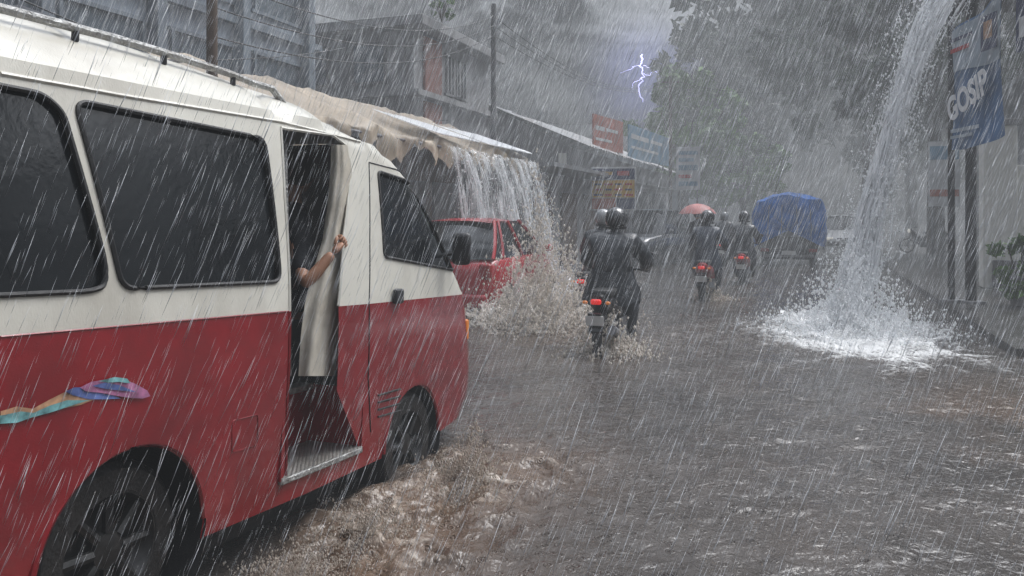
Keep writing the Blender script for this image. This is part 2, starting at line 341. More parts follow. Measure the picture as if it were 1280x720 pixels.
def LS(px, py, off=0):
    v = 0
    for _ in range(4): u, z = L(px, py, v); v = tum(z)+off
    return (u, z)
top_px = [(0,70),(80,86),(150,100),(250,120),(350,140),(410,152),(445,164),(480,184),(505,207),(530,240),(553,286),(572,330),(588,367)]
nose_px = [(592,395),(595,430),(596,465),(593,495),(584,513)]
topl = [LS(*p) for p in top_px]; nosel = [LS(*p) for p in nose_px]
UF = [(p[0], p[1]) for p in nosel[::-1]]+[(p[0], p[1]) for p in topl[::-1][:9]]
UF = sorted(UF, key=lambda p: p[1])
WID = 1.66; UR = -3.5
zr = topl[0][1]-.02
top_line = [(UR, zr-.15), (UR+.06, zr-.04), (UR+.25, zr)]+topl
belt_line = [(UR, 0)]+[LS(*p) for p in [(0,421),(180,405),(360,389),(470,379),(588,367)]]
sl = (belt_line[1][1]-belt_line[2][1])/(belt_line[1][0]-belt_line[2][0]); belt_line[0] = (UR, belt_line[1][1]+sl*(UR-belt_line[1][0]))
def rp(poly, r, n=5):
    out = []; N_ = len(poly)
    for i in range(N_):
        p0, p, p1 = Vector(poly[i-1]), Vector(poly[i]), Vector(poly[(i+1) % N_])
        a = (p0-p); b_ = (p1-p); rr = min(r, a.length*.45, b_.length*.45)
        A = p+a.normalized()*rr; B = p+b_.normalized()*rr
        for k in range(n+1):
            t = k/n; out.append(tuple(A*(1-t)**2+p*2*t*(1-t)+B*t*t))
    return out
def dens(poly, st, closed=True):
    out = []; n = len(poly)
    for i in range(n if closed else n-1):
        a = Vector(poly[i]); b_ = Vector(poly[(i+1) % n]); k = max(1, int((b_-a).length/st))
        for j in range(k): out.append(tuple(a.lerp(b_, j/k)))
    if not closed: out.append(tuple(poly[-1]))
    return out
def inside(p, poly):
    x, y = p; c = False; n = len(poly); j = n-1
    for i in range(n):
        xi, yi = poly[i]; xj, yj = poly[j]
        if (yi > y) != (yj > y) and x < (xj-xi)*(y-yi)/(yj-yi)+xi: c = not c
        j = i
    return c
def panel(outline, holes, step, mapf):
    loops = [dens(outline, step)]+[dens(h, step) for h in holes]
    vs = []; es = []
    for lp in loops:
        b0 = len(vs); vs += [Vector(p) for p in lp]; es += [(b0+i, b0+(i+1) % len(lp)) for i in range(len(lp))]
    x0 = min(p[0] for p in outline); x1 = max(p[0] for p in outline); y0 = min(p[1] for p in outline); y1 = max(p[1] for p in outline)
    x = x0+step*.5
    while x < x1:
        y = y0+step*.5
        while y < y1:
            if inside((x, y), loops[0]) and not any(inside((x, y), h) for h in loops[1:]): vs.append(Vector((x, y)))
            y += step
        x += step
    r = delaunay_2d_cdt(vs, es, [], 0, 1e-5); ov, of = r[0], r[2]
    fs = []
    for f in of:
        c = (sum(ov[i].x for i in f)/len(f), sum(ov[i].y for i in f)/len(f))
        if inside(c, loops[0]) and not any(inside(c, h) for h in loops[1:]): fs.append(tuple(f))
    mb = MB(); mb.add([mapf(p.x, p.y) for p in ov], fs); return mb
near = lambda off=0: (lambda u, z: (u, vside(u, z)+off, z))
farf = lambda off=0: (lambda u, z: (u, WID-vside(u, z)-off, z))
van = thing('minibus', 'red and white passenger minibus with an open side door wading through the flood', 'minibus', M=VM)
w1 = rp([LS(*p) for p in [(0,107),(52,117),(78,140),(131,330),(131,358),(110,364),(0,369)]]+[(LS(0,369)[0]-.75, LS(0,369)[1]+.0), (LS(0,107)[0]-.75, LS(0,107)[1])], .05)
w2 = rp([LS(*p) for p in [(92,125),(330,173),(350,352),(152,361)]], .06)
w3 = rp([LS(*p) for p in [(472,214),(524,231),(569,338),(480,321)]], .035)
fw = L(521,556); rw = L(166,694)
def arch(c, r, zb):
    a0 = math.asin(max(-.9, min(.9, (zb-c[1])/r))); return [(c[0]+r*math.cos(a), c[1]+r*math.sin(a)) for a in np.linspace(a0, PI-a0, 22)]
zbf = LS(470,580)[1]; zbr = LS(262,668)[1]; zfront = LS(560,528)[1]
NB = [LS(423,383), LS(429,300), LS(439,215), LS(434,182), LS(415,167)]
upper = top_line+[belt_line[5], belt_line[4]]+NB+[LS(350,158), LS(362,389), belt_line[2], belt_line[1], belt_line[0]]
lower = [belt_line[0], belt_line[1], belt_line[2], LS(362,389), LS(360,480), LS(357,603), LS(449,565), LS(447,556), LS(421,488), LS(423,383), belt_line[4], belt_line[5]]+nosel+[(LS(570,524)[0], zfront)]+arch(fw, .37, zbf+.02)+[(lerp(fw[0]-.4, rw[0]+.4, .5), lerp(zbf, zbr, .5)), ]+arch(rw, .39, zbr)+[(UR, zbr+.08)]
panel(upper, [w1, w2, w3], .07, near()).build('upper_body', M_['van_white'], van, ang=60)
panel(lower, [], .07, near()).build('lower_body', M_['van_red'], van, ang=60)
far_low = [belt_line[0]]+belt_line[1:]+nosel+[(LS(570,524)[0], zfront)]+arch(fw, .37, zbf+.02)+arch(rw, .39, zbr)+[(UR, zbr+.08)]
panel(top_line+belt_line[::-1], [w1, w2, w3], .12, farf()).build('upper_body', M_['van_white'], van, ang=60)
panel(far_low, [], .12, farf()).build('lower_body', M_['van_red'], van, ang=60)
edge_l = dens(top_line, .08, False); nose_full = dens([topl[-1]]+nosel, .06, False)
def loft(el, Bf, name, m_):
    rows = []; n = len(el)
    for i, (u, z) in enumerate(el):
        a = Vector(el[max(0, i-2)]); c = Vector(el[min(n-1, i+2)]); t = (c-a).normalized(); nrm = Vector((-t.y, t.x)); B = Bf(u, z)
        v0 = vside(u, z); row = []
        for k in range(31):
            s_ = k/30; s2 = .5-.5*math.cos(PI*s_); off = B*(1-abs(2*s2-1)**3.2); row.append((u+nrm.x*off, lerp(v0, WID-v0, s2), z+nrm.y*off))
        rows.append(row)
    mb = MB(); mb.grid(rows); return mb.build(name, m_, van, ang=80)
iw = next(i for i, p in enumerate(edge_l) if p[0] > topl[7][0])
def Broof(u, z):
    t = min(1, max(0, (u-topl[2][0])/(topl[9][0]-topl[2][0]))); return lerp(.26, .07, t*t*(3-2*t))
loft(edge_l[:iw+1], Broof, 'roof', M_['van_white'])
loft(edge_l[iw:], Broof, 'windscreen', M_['glass_dark'])
loft(nose_full, lambda u, z: .08, 'front_panel', M_['van_red'])
mb = MB(); mb.box((UR+.01, WID/2, (zbr+zr)/2), (.03, WID-.2, zr-zbr-.1)); mb.build('tailgate', M_['van_white'], van, bevel=.01)
for w, nm in ((w1, 'side_window'), (w2, 'side_window'), (w3, 'side_window')):
    for f, ff in ((near, 1), (farf, 0)):
        gl = panel(w, [], .09, f(.014)).build(nm, M_['glass_dark'], van, ang=80)
        d = dens(w, .05); mb = MB(); mb.tube([f(-.003)(*p) for p in d+[d[0]]], .010, 6, cap=False); mb.build('window_seal', M_['rubber'], gl)
fz = L(385,482,.33)[1]; sz = LS(357,598)[1]; du0 = LS(358,500)[0]; du1 = LS(449,560)[0]
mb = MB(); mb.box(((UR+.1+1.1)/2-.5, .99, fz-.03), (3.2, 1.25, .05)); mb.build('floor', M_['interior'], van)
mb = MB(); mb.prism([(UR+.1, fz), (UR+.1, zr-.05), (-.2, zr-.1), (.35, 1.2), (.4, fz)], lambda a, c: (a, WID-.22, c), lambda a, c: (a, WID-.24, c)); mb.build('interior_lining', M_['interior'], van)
mb = MB(); mb.box(((du0+du1)/2, .18, sz+.0), (du1-du0+.02, .34, .03)); mb.build('step', M_['tread'], van, smooth=False)
mb = MB(); mb.box(((du0+du1)/2, .016, sz-.005), (du1-du0+.01, .02, .03)); mb.build('step_edge', M_['alu'], van, bevel=.006)
mb = MB(); mb.box(((du0+du1)/2, .37, (sz+fz)/2), (du1-du0+.1, .02, fz-sz)); mb.box((du0-.005, .19, (sz+fz)/2), (.02, .36, fz-sz)); mb.box((du1+.01, .19, (sz+fz)/2), (.02, .36, fz-sz))
mb.build('step_well', M_['van_red'], van, smooth=False)
mb = MB(); mb.box(((du0+du1)/2-.05, .34, fz), (du1-du0-.02, .09, .035)); mb.build('floor_edge', M_['alu'], van, bevel=.005)
pc = [(181,414,434),(215,413,440),(260,409,436),(300,403,432),(340,391,429),(380,381,426),(420,376,422),(470,373,418)]
rows = []
for i in range(29):
    f = i/28*7; k = min(6, int(f)); t = f-k; py = lerp(pc[k][0], pc[k+1][0], t); xa = lerp(pc[k][1], pc[k+1][1], t); xb = lerp(pc[k][2], pc[k+1][2], t); row = []
    for j in range(13):
        s_ = j/12; px = lerp(xa, xb, s_); v = .13-.05*math.sin(PI*s_)+.007*math.sin(s_*15+i*.25)-.03*s_; a = L(px, py, v); row.append((a[0], v, a[1]))
    rows.append(row)
mb = MB(); mb.grid(rows); mb.build('inner_pillar', M_['cream'], van, ang=170)
for k in range(3):
    s0 = -.45-k*.8
    mb = MB(); mb.box((s0-.35, .9, fz+.3), (.45, 1.1, .12)); sb = mb.build('passenger_seat', M_['seat'], van, bevel=.03)
    mb = MB(); mb.box((s0-.6, .9, fz+.62), (.1, 1.1, .6)); mb.build('backrest', M_['seat'], sb, bevel=.03)
a_ = L(356,178,.25); c_ = L(362,470,.25); mb = MB(); mb.tube([(a_[0], .25, a_[1]), (c_[0], .25, c_[1])], .012, 8); mb.build('grab_rail', M_['alu'], van)
def seam(px, name='door_seam', r=.005, m_=None):
    d = dens([LS(*p) for p in px], .05, False); mb = MB(); mb.tube([near(-.001)(*p) for p in d], r, 5); return mb.build(name, m_ or M_['rubber'], van)
seam([(461,203),(462,300),(461,379),(460,470),(463,540)], r=.004); seam([(461,203),(500,213),(527,228),(578,340)], r=.004)
seam([(0,421),(180,405),(361,389)], 'belt_moulding', .004, M_['van_red'])
seam([(351,160),(356,250),(362,389)], 'door_frame', .008, M_['van_white']); seam([(362,389),(359,500),(357,600)], 'door_frame', .008, M_['van_red'])
seam([(351,160),(415,169),(432,182),(439,215),(429,300),(423,382)], 'door_frame', .009, M_['van_white'])
seam([(0,92),(150,119),(350,152),(450,177)], 'rain_gutter', .008, M_['van_white'])
for c, r_ in ((fw, .37), (rw, .39)):
    pts = [(c[0]+r_*math.cos(a), vside(c[0]+r_*math.cos(a), c[1])-.004, c[1]+r_*math.sin(a)) for a in np.linspace(.05, PI-.05, 26)]
    mb = MB(); mb.tube(pts, .013, 7); mb.build('wheel_arch_lip', M_['van_red'], van)
    mb = MB(); mb.lathe([(r_+.01, 0.02), (r_+.01, .38), (.05, .38)], (c[0], 0, c[1]), 'Y', 24); mb.build('wheel_housing', M_['rubber'], van)
mb = MB(); mb.box((-1.2, .25, .12), (1.3, .04, .25)); mb.build('sill_underside', M_['rubber'], van)
mb = MB()
for k in range(4):
    a = LS(472,494+k*9); c = LS(500,486+k*9); mb.tube([near(-.002)(*a), near(-.002)(*c)], .006, 5)
mb.build('vent_slats', M_['black'], van)
fl = dens(rp([LS(*p) for p in [(290,526),(322,518),(322,556),(290,566)]], .02, 3), .04); mb = MB(); mb.tube([near(-.001)(*p) for p in fl+[fl[0]]], .003, 5, cap=False); mb.build('fuel_flap', M_['van_red'], van)
mb = MB(); c = LS(494,370); mb.box((c[0], -.015, c[1]), (.10, .035, .09)); mb.build('door_handle', M_['black'], van, bevel=.015)
c = LS(560,318); mb = MB(); mb.tube([(c[0]+.0, .08, c[1]), (c[0]+.05, -.08, c[1]+.02)], .018, 6); ma = mb.build('mirror_arm', M_['black'], van)
mc = L(577,311,-.10); mb = MB(); mb.box((mc[0], -.10, mc[1]), (.07, .13, .22)); mb.build('mirror_housing', M_['black'], ma, bevel=.03)
mb = MB(); c = LS(588,412); mb.box((c[0]-.02, vside(c[0]-.02, c[1])+.02, c[1]), (.05, .06, .15)); mb.build('indicator_lamp', M_['orange_lens'], van, bevel=.015)
def patch(px, name, m_, off=-.003):
    panel([LS(*p) for p in px], [], .05, near(off)).build(name, m_, dec, ang=80)
dec = panel([LS(*p) for p in [(0,514),(20,508),(40,511),(60,500),(80,490),(100,494),(120,498),(100,506),(60,514),(44,521),(20,524),(0,528)]], [], .05, near(-.003)).build('painted_feather', M_['decal_a'], van)
patch([(-20,522),(0,519),(25,514),(40,516),(60,507),(82,500),(110,500),(84,508),(60,516),(40,521),(20,528),(-20,531)], 'feather_stroke', M_['decal_b'], -.006)
patch([(80,489),(92,484),(105,484),(118,490),(140,494),(150,498),(128,499),(110,499),(98,496),(90,494)], 'feather_stroke', M_['decal_d'], -.005)
patch([(98,484),(112,477),(130,474),(152,474),(168,480),(182,488),(186,495),(176,498),(160,497),(140,494),(125,491),(105,489)], 'feather_stroke', M_['decal_c'], -.008)
patch([(112,482),(128,478),(146,481),(168,490),(150,488),(130,486)], 'feather_stroke', M_['decal_d'], -.011)
patch([(120,476),(140,471),(156,473),(160,479),(146,477),(132,478)], 'feather_stroke', M_['decal_b'], -.012)
def wheel(c, par, r=.33, w=.2, y0=.05, nspk=8, s=1):
    x, z = c; yc = y0+w/2
    mb = MB(); mb.lathe([(r*.62, -w*.38), (r*.66, -w/2), (r*.9, -w/2), (r*.985, -w*.38), (r, -w*.2), (r, w*.2), (r*.985, w*.38), (r*.9, w/2), (r*.62, w/2)], (x, yc, z), 'Y', 40)
    t = mb.build('wheel', M_['tyre'], par)
    sg = -1 if s > 0 else 1; yo = yc+sg*w*.40
    mb = MB(); mb.lathe([(r*.66, sg*w*.09), (r*.63, sg*w*.09), (r*.60, 0), (r*.5, -sg*.04), (r*.25, -sg*.045), (r*.2, sg*.005), (.001, sg*.012)], (x, yo, z), 'Y', 40)
    for k in range(nspk):
        a = 2*PI*k/nspk; mb.tube([(x+r*.2*math.cos(a), yo-sg*.005, z+r*.2*math.sin(a)), (x+r*.6*math.cos(a), yo-sg*.012, z+r*.6*math.sin(a))], r*.06, 6)
    mb.build('rim', M_['rim'], t)
wheel(fw, van, .325, .21, .06); wheel(rw, van, .325, .21, .10); wheel(fw, van, .325, .21, WID-.26, s=-1); wheel(rw, van, .325, .21, WID-.26, s=-1)
def rooftop(u, v):
    z = np.interp(u, [p[0] for p in top_line], [p[1] for p in top_line]); v0 = vside(u, z); s2 = (v-v0)/(WID-2*v0); return z+Broof(u, z)*(1-abs(2*s2-1)**3.2)
us = np.linspace(UR+.15, L(340,100,.3)[0], 16)
rk = None
for vv in (.30, WID-.30):
    mb = MB(); pts = [(u, vv, rooftop(u, vv)+.05) for u in us]; pts = [(us[0]-.05, vv, rooftop(us[0], vv)-.01)]+pts+[(us[-1]+.10, vv, rooftop(us[-1]+.10, vv)-.01)]
    mb.tube(pts, .018, 8); o_ = mb.build('roof_rack', M_['alu'], van); rk = rk or o_
for u in us[1::3]:
    mb = MB(); mb.tube([(u, .30, rooftop(u,.30)), (u, .30, rooftop(u,.30)+.05)], .014, 6); mb.build('rack_foot', M_['black'], rk)
    mb = MB(); mb.tube([(u, .30, rooftop(u,.30)+.05), (u, .6, rooftop(u,.6)+.05), (u, WID-.6, rooftop(u,.6)+.05), (u, WID-.30, rooftop(u,.30)+.05)], .012, 6); mb.build('crossbar', M_['steel'], rk)
# ------------------------------------------------------------ bodies by skin modifier
def skin(name, J, E, m_, parent, sub=2, root=0):
    me = bpy.data.meshes.new(name); me.from_pydata([j[:3] for j in J], E, [])
    o = bpy.data.objects.new(name, me); COL.objects.link(o)
    sk = o.modifiers.new('s', 'SKIN'); sk.use_smooth_shade = True
    if not me.skin_vertices:
        bm = bmesh.new(); bm.from_mesh(me); bm.verts.layers.skin.verify(); bm.to_mesh(me); bm.free()
    for i, j in enumerate(J):
        r = j[3]; me.skin_vertices[0].data[i].radius = r if isinstance(r, tuple) else (r, r)
    me.skin_vertices[0].data[root].use_root = True
    ss = o.modifiers.new('u', 'SUBSURF'); ss.levels = sub; ss.render_levels = sub
    dg = bpy.context.evaluated_depsgraph_get(); e = o.evaluated_get(dg); nm = bpy.data.meshes.new_from_object(e)
    bpy.data.objects.remove(o); nm.materials.clear(); nm.materials.append(m_)
    nm.polygons.foreach_set('use_smooth', [True]*len(nm.polygons))
    o = bpy.data.objects.new(name, nm); COL.objects.link(o); o.parent = parent; return o
pv = thing('person', 'person in dark clothes standing in the minibus doorway, bare arm gripping the door pillar', 'person', M=VM)
def q(px, py, v): u, z = L(px, py, v); return (u, v, z)
sh = q(376,272,.42); el = q(382,356,.14); wr = q(416,316,.055); hd = q(430,300,.04)
hipc = q(362,400,.56); chest = q(360,300,.56); neck = q(364,244,.56); head = q(372,222,.56)
def off(p, a, b_, c): return (p[0]+a, p[1]+b_, p[2]+c)
J = [(*hipc,.13),(*chest,.16),(*neck,.055),(*off(neck,.01,-.01,.09),.06),(*off(sh,-.03,.03,0),.07),(*el,.042),(*wr,.027),(*off(sh,-.05,.35,0),.07),(*off(sh,.08,.4,-.28),.045),(*off(sh,.28,.35,-.3),.03),
     (*off(hipc,0,-.1,-.08),.09),(*off(hipc,.04,-.1,-.42),.06),(*off(hipc,0,-.1,-.8),.045),(*off(hipc,.0,.1,-.08),.09),(*off(hipc,.04,.12,-.42),.06),(*off(hipc,0,.12,-.8),.045)]
skin('body', J, [(0,1),(1,2),(2,3),(1,4),(4,5),(5,6),(1,7),(7,8),(8,9),(0,10),(10,11),(11,12),(0,13),(13,14),(14,15)], M_['skin'], pv)
slv = lerp(Vector(sh), Vector(el), .90)
J2 = [(*off(hipc,0,0,-.05),.165),(*chest,.185),(*off(neck,0,0,-.05),.085),(*off(sh,-.03,.02,0),.095),(*lerp(Vector(sh), Vector(el), .5),.072),(*slv,.060),(*off(sh,-.05,.36,0),.085),(*off(sh,.03,.4,-.18),.06)]
skin('shirt', J2, [(0,1),(1,2),(1,3),(3,4),(4,5),(1,6),(6,7)], M_['shirt'], pv)
skin('trousers', [(*off(hipc,0,0,-.03),.165),(*off(hipc,0,-.1,-.12),.11),(*off(hipc,.04,-.1,-.42),.085),(*off(hipc,0,-.1,-.78),.065),(*off(hipc,.0,.1,-.12),.11),(*off(hipc,.04,.12,-.42),.085),(*off(hipc,0,.12,-.78),.065)], [(0,1),(1,2),(2,3),(0,4),(4,5),(5,6)], M_['jean'], pv)
mb = MB(); mb.ball(off(head,0,0,.02), .105, (1,.85,1.15)); mb.box(off(head,.10,0,0), (.03,.025,.035)); hh = mb.build('head', M_['skin'], pv)
mb = MB(); mb.ball(off(head,-.02,0,.045), .118, (1,.92,1.05)); mb.build('hair', M_['hair'], hh)
W = Vector(wr); Hd = Vector(hd); dirv = (Hd-W).normalized()
hand = skin('hand', [(*W,.026),(*(W+dirv*.045),(.032,.018)),(*(W+dirv*.085),(.034,.017))], [(0,1),(1,2)], M_['skin'], pv)
pn = W+dirv*.08; side = dirv.cross(Vector((0,1,0))).normalized()
for k, ln in enumerate((.9, 1.0, .95, .75)):
    b0 = pn+side*((k-1.5)*.019)-dirv*.01
    p1 = b0+dirv*.035*ln+Vector((0,-.012,0)); p2 = p1+dirv*.018*ln+Vector((0,.022,0)); p3 = p2-dirv*.004+Vector((0,.022,0))
    skin('finger', [(*b0,.009),(*p1,.0088),(*p2,.008),(*p3,.0068)], [(0,1),(1,2),(2,3)], M_['skin'], hand, 1)
b0 = W+dirv*.035+side*.025; skin('thumb', [(*b0,.011),(*(b0+dirv*.025+side*.018),.010),(*(b0+dirv*.05+side*.018+Vector((0,.01,0))),.008)], [(0,1),(1,2)], M_['skin'], hand, 1)
# ------------------------------------------------------------ riders and motorbikes
def make_bike(label, loc, rz, body='bike_black', group='motorcycles riding away through the flood', lights=True):
    t = thing('motorcycle', label, 'motorcycle', loc, rz, group)
    for y, nm in ((-.62, 'rear'), (.62, 'front')):
        mb = MB(); r = .29; w = .12
        mb.lathe([(r*.78,-.03),(r*.82,-w/2),(r*.95,-w*.42),(r,-.015),(r,.015),(r*.95,w*.42),(r*.82,w/2),(r*.78,.03)], (0,y,r), 'X', 28); wh = mb.build('wheel', M_['tyre'], t)
        mb = MB(); mb.lathe([(r*.8,-.025),(r*.76,0),(r*.8,.025)], (0,y,r), 'X', 28); mb.lathe([(.05,-.05),(.05,.05)], (0,y,r), 'X', 12)
        for k in range(6): a = PI*k/3; mb.tube([(0,y,r),(0,y+r*.78*math.cos(a),r+r*.78*math.sin(a))], .012, 5)
        mb.build('rim', M_['rim'], wh)
    mb = MB(); mb.lathe([(.33,-.08),(.345,0),(.33,.08)], (0,-.62,.29), 'X', 14, R(30), R(160)); mb.box((0,-.93,.5),(.15,.03,.24), Matrix.Rotation(R(20),3,'X')); mb.build('rear_mudguard', M_['bike_black'], t)
    mb = MB(); mb.lathe([(.32,-.05),(.335,0),(.32,.05)], (0,.62,.29), 'X', 14, R(20), R(170)); mb.build('front_mudguard', M_[body], t)
    mb = MB(); rows = []
    for y, w, z0, z1 in ((-.85,.06,.74,.80),(-.7,.13,.60,.83),(-.4,.17,.5,.78),(-.1,.15,.38,.74),(.1,.13,.32,.62),(.25,.15,.33,.72),(.4,.18,.45,.95),(.5,.10,.8,1.0)):
        rows.append([(w*math.cos(a), y, lerp(z0, z1, .5+.5*math.sin(a))) for a in np.linspace(0, 2*PI, 13)])
    mb.grid(rows); mb.add([*rows[0][:12]],[tuple(range(12))]); mb.add([*rows[-1][:12]],[tuple(range(12))]); mb.build('fairing', M_[body], t)
    mb = MB(); mb.box((0,-.35,.80),(.26,.8,.10)); mb.build('seat', M_['rubber'], t, bevel=.035)
    mb = MB(); mb.box((0,.0,.36),(.28,.4,.26)); mb.build('engine', M_['steel'], t, bevel=.03)
    mb = MB(); mb.tube([(.1,.2,.25),(.14,-.2,.24),(.16,-.4,.3),(.17,-.85,.42)], [.02,.025,.05,.055], 9); mb.build('exhaust', M_['steel'], t)
    mb = MB(); mb.tube([(.07,.62,.29),(.07,.45,.9)], .02); mb.tube([(-.07,.62,.29),(-.07,.45,.9)], .02); mb.build('fork', M_['steel'], t)
    mb = MB(); mb.tube([(-.36,.30,1.0),(-.2,.4,1.02),(0,.45,.98),(.2,.4,1.02),(.36,.30,1.0)], .016); hb = mb.build('handlebar', M_['black'], t)
    for s in (-1, 1):
        mb = MB(); mb.tube([(s*.27,.36,1.02),(s*.34,.38,1.16)], .007, 5); mb.ball((s*.36,.38,1.2), .06, (1,.25,.65)); mb.build('mirror', M_['black'], hb)
    mb = MB(); mb.box((0,-.90,.73),(.12,.05,.06)); mb.build('tail_light', M_['red_lens' if lights else 'red_dull'], t, bevel=.02)
    for s in (-1, 1):
        mb = MB(); mb.ball((s*.13,-.88,.72), .025, (1.3,1,.8), 10, 6); mb.build('indicator', M_['orange_lens'], t)
    mb = MB(); mb.box((0,-.965,.53),(.20,.01,.11), Matrix.Rotation(R(12),3,'X')); mb.build('number_plate', M_['plate'], t, smooth=False)
    mb = MB(); mb.ball((0,.56,.86), .08, (1,.6,1)); mb.build('headlight', M_['clear_lens'], t)
    return t
def make_rider(label, loc, rz, coatm='coat', helm='helmet', group=None, wide=1.0):
    t = thing('person', label, 'person', loc, rz, group); w = wide
    J = [(0,-.18,.90,.15*w),(0,-.10,1.12,.165*w),(0,-.02,1.34,.15*w),(0,.03,1.47,.06),(0,.06,1.56,.06)]
    E = [(0,1),(1,2),(2,3),(3,4)]
    for s in (-1, 1):
        b0 = len(J); J += [(s*.17*w,-.02,1.38,.085*w),(s*.31*w,.10,1.14,.062),(s*.30,.32,1.03,.042),(s*.31,.38,1.02,.038)]
        E += [(2,b0),(b0,b0+1),(b0+1,b0+2),(b0+2,b0+3)]
        b1 = len(J); J += [(s*.11,-.12,.86,.115),(s*.20,.24,.78,.10),(s*.18,.10,.36,.07),(s*.17,.22,.27,.05)]
        E += [(0,b1),(b1,b1+1),(b1+1,b1+2),(b1+2,b1+3)]
    skin('body', J, E, M_['jean'], t)
    J = [(0,-.20,.86,.20*w),(0,-.12,1.12,.20*w),(0,-.03,1.33,.185*w),(0,.02,1.45,.085)]; E = [(0,1),(1,2),(2,3)]
    for s in (-1, 1):
        b0 = len(J); J += [(s*.19*w,-.03,1.36,.11*w),(s*.33*w,.09,1.13,.09),(s*.30,.30,1.03,.06)]; E += [(2,b0),(b0,b0+1),(b0+1,b0+2)]
    skin('raincoat', J, E, M_[coatm], t)
    mb = MB(); rows = []
    for k, (z, rr) in enumerate(((1.05,.20),(.9,.235),(.78,.265),(.66,.29))):
        rows.append([(rr*w*math.cos(a)*(1+.05*math.sin(a*7+k)), -.16+rr*1.05*math.sin(a)*.95, z+.03*math.sin(a*5+k)) for a in np.linspace(PI*.85, PI*2.15, 30)])
    mb.grid(rows); mb.build('coat_hem', M_[coatm], t, ang=80)
    mb = MB(); mb.ball((0,.07,1.65), .14, (.95,1.08,1.0), 20, 14); h = mb.build('helmet', M_[helm], t)
    mb = MB(); mb.lathe([(.138,-.05),(.146,0),(.138,.05)], (0,.08,1.65), 'Z', 12, R(30), R(150)); mb.build('visor', M_['glass_dark'], h)
    mb = MB(); mb.lathe([(.125,-.13),(.137,-.10)], (0,.07,1.65), 'Z', 24); mb.build('helmet_rim', M_['rubber'], h)
    for s in (-1,1):
        mb = MB(); mb.ball((s*.17,.26,.25), .06, (.8,1.9,.7)); mb.build('shoe', M_['black'], t)
    return t
HD = -(PI/2-RZ)
RG = 'people riding motorcycles away from the camera'
def rider_at(px, Y, bl, rl, **k):
    x = (px-640)/1000*Y; z = -.10; rz = k.pop('rz', HD)
    make_bike(bl, (x, Y, z), rz, k.pop('body', 'bike_black')); make_rider(rl, (x, Y, z), rz, group=RG, **k)
rider_at(768, 9.7, 'black motorcycle with a glowing tail light, nearest the camera', 'rider in a bulky black raincoat and black helmet nearest the camera', wide=1.2)
rider_at(752, 12.4, 'motorcycle mostly hidden behind the nearest rider, beside the red car', 'rider with a grey helmet half hidden behind the nearest raincoated rider', helm='helmet_white', rz=HD-.1)
rider_at(884, 15.4, 'motorcycle with a red tail light, second nearest and left of the third rider', 'rider in dark blue jacket in front of the red umbrella', coatm='coat_blue', body='bike_red')
rider_at(930, 18.8, 'motorcycle with red panels just left of the blue tarpaulin truck', 'rider in black just left of the blue tarpaulin truck', body='bike_red')
rider_at(905, 26, 'small distant motorcycle ahead between two closer riders', 'small distant rider with a pale helmet seen between two closer riders', helm='helmet_white')
make_bike('parked motorcycle on the right pavement beyond the falling water', (16.0, 31, .1), 1.2, group='motorcycles parked on the pavement', lights=False)
pd = thing('person', 'pedestrian in dark clothes walking under the red umbrella', 'person', (5.1, 22, -.05), HD)
J = [(0,0,.92,.14),(0,0,1.2,.16),(0,0,1.4,.13),(0,0,1.5,.05),(0,.01,1.56,.05)]; E = [(0,1),(1,2),(2,3),(3,4)]
for s in (-1,1):
    b0 = len(J); J += [(s*.18,0,1.38,.06),(s*.22,.08,1.12,.045),(s*.12,.24,1.2,.032)]; E += [(2,b0),(b0,b0+1),(b0+1,b0+2)]
    b1 = len(J); J += [(s*.1,0,.85,.09),(s*.1,.06*s,.48,.06),(s*.1,-.04*s,.08,.045),(s*.1,.1-.04*s,.04,.04)]; E += [(0,b1),(b1,b1+1),(b1+1,b1+2),(b1+2,b1+3)]
skin('body', J, E, M_['jean'], pd)
mb = MB(); mb.ball((0,0,1.64), .11, (.85,1,1.15)); hd_ = mb.build('head', M_['skin'], pd); mb = MB(); mb.ball((0,-.02,1.67), .12, (.9,1,1)); mb.build('hair', M_['hair'], hd_)
um = thing('umbrella', 'open red umbrella held above the second row of riders', 'umbrella', (5.1, 22, 1.28), HD)
mb = MB(); rows = []
for r_, z in ((.0,.62),(.15,.60),(.3,.54),(.42,.45),(.5,.34)): rows.append([(r_*math.cos(a)*(1+.03*math.cos(8*a)), r_*math.sin(a)*(1+.03*math.cos(8*a)), z-.02*math.cos(8*a)*r_) for a in np.linspace(0,2*PI,49)])
mb.grid(rows); mb.build('canopy', M_['umbrella'], um); mb = MB(); mb.tube([(0,0,0),(0,0,.68)], .01); mb.build('shaft', M_['steel'], um)
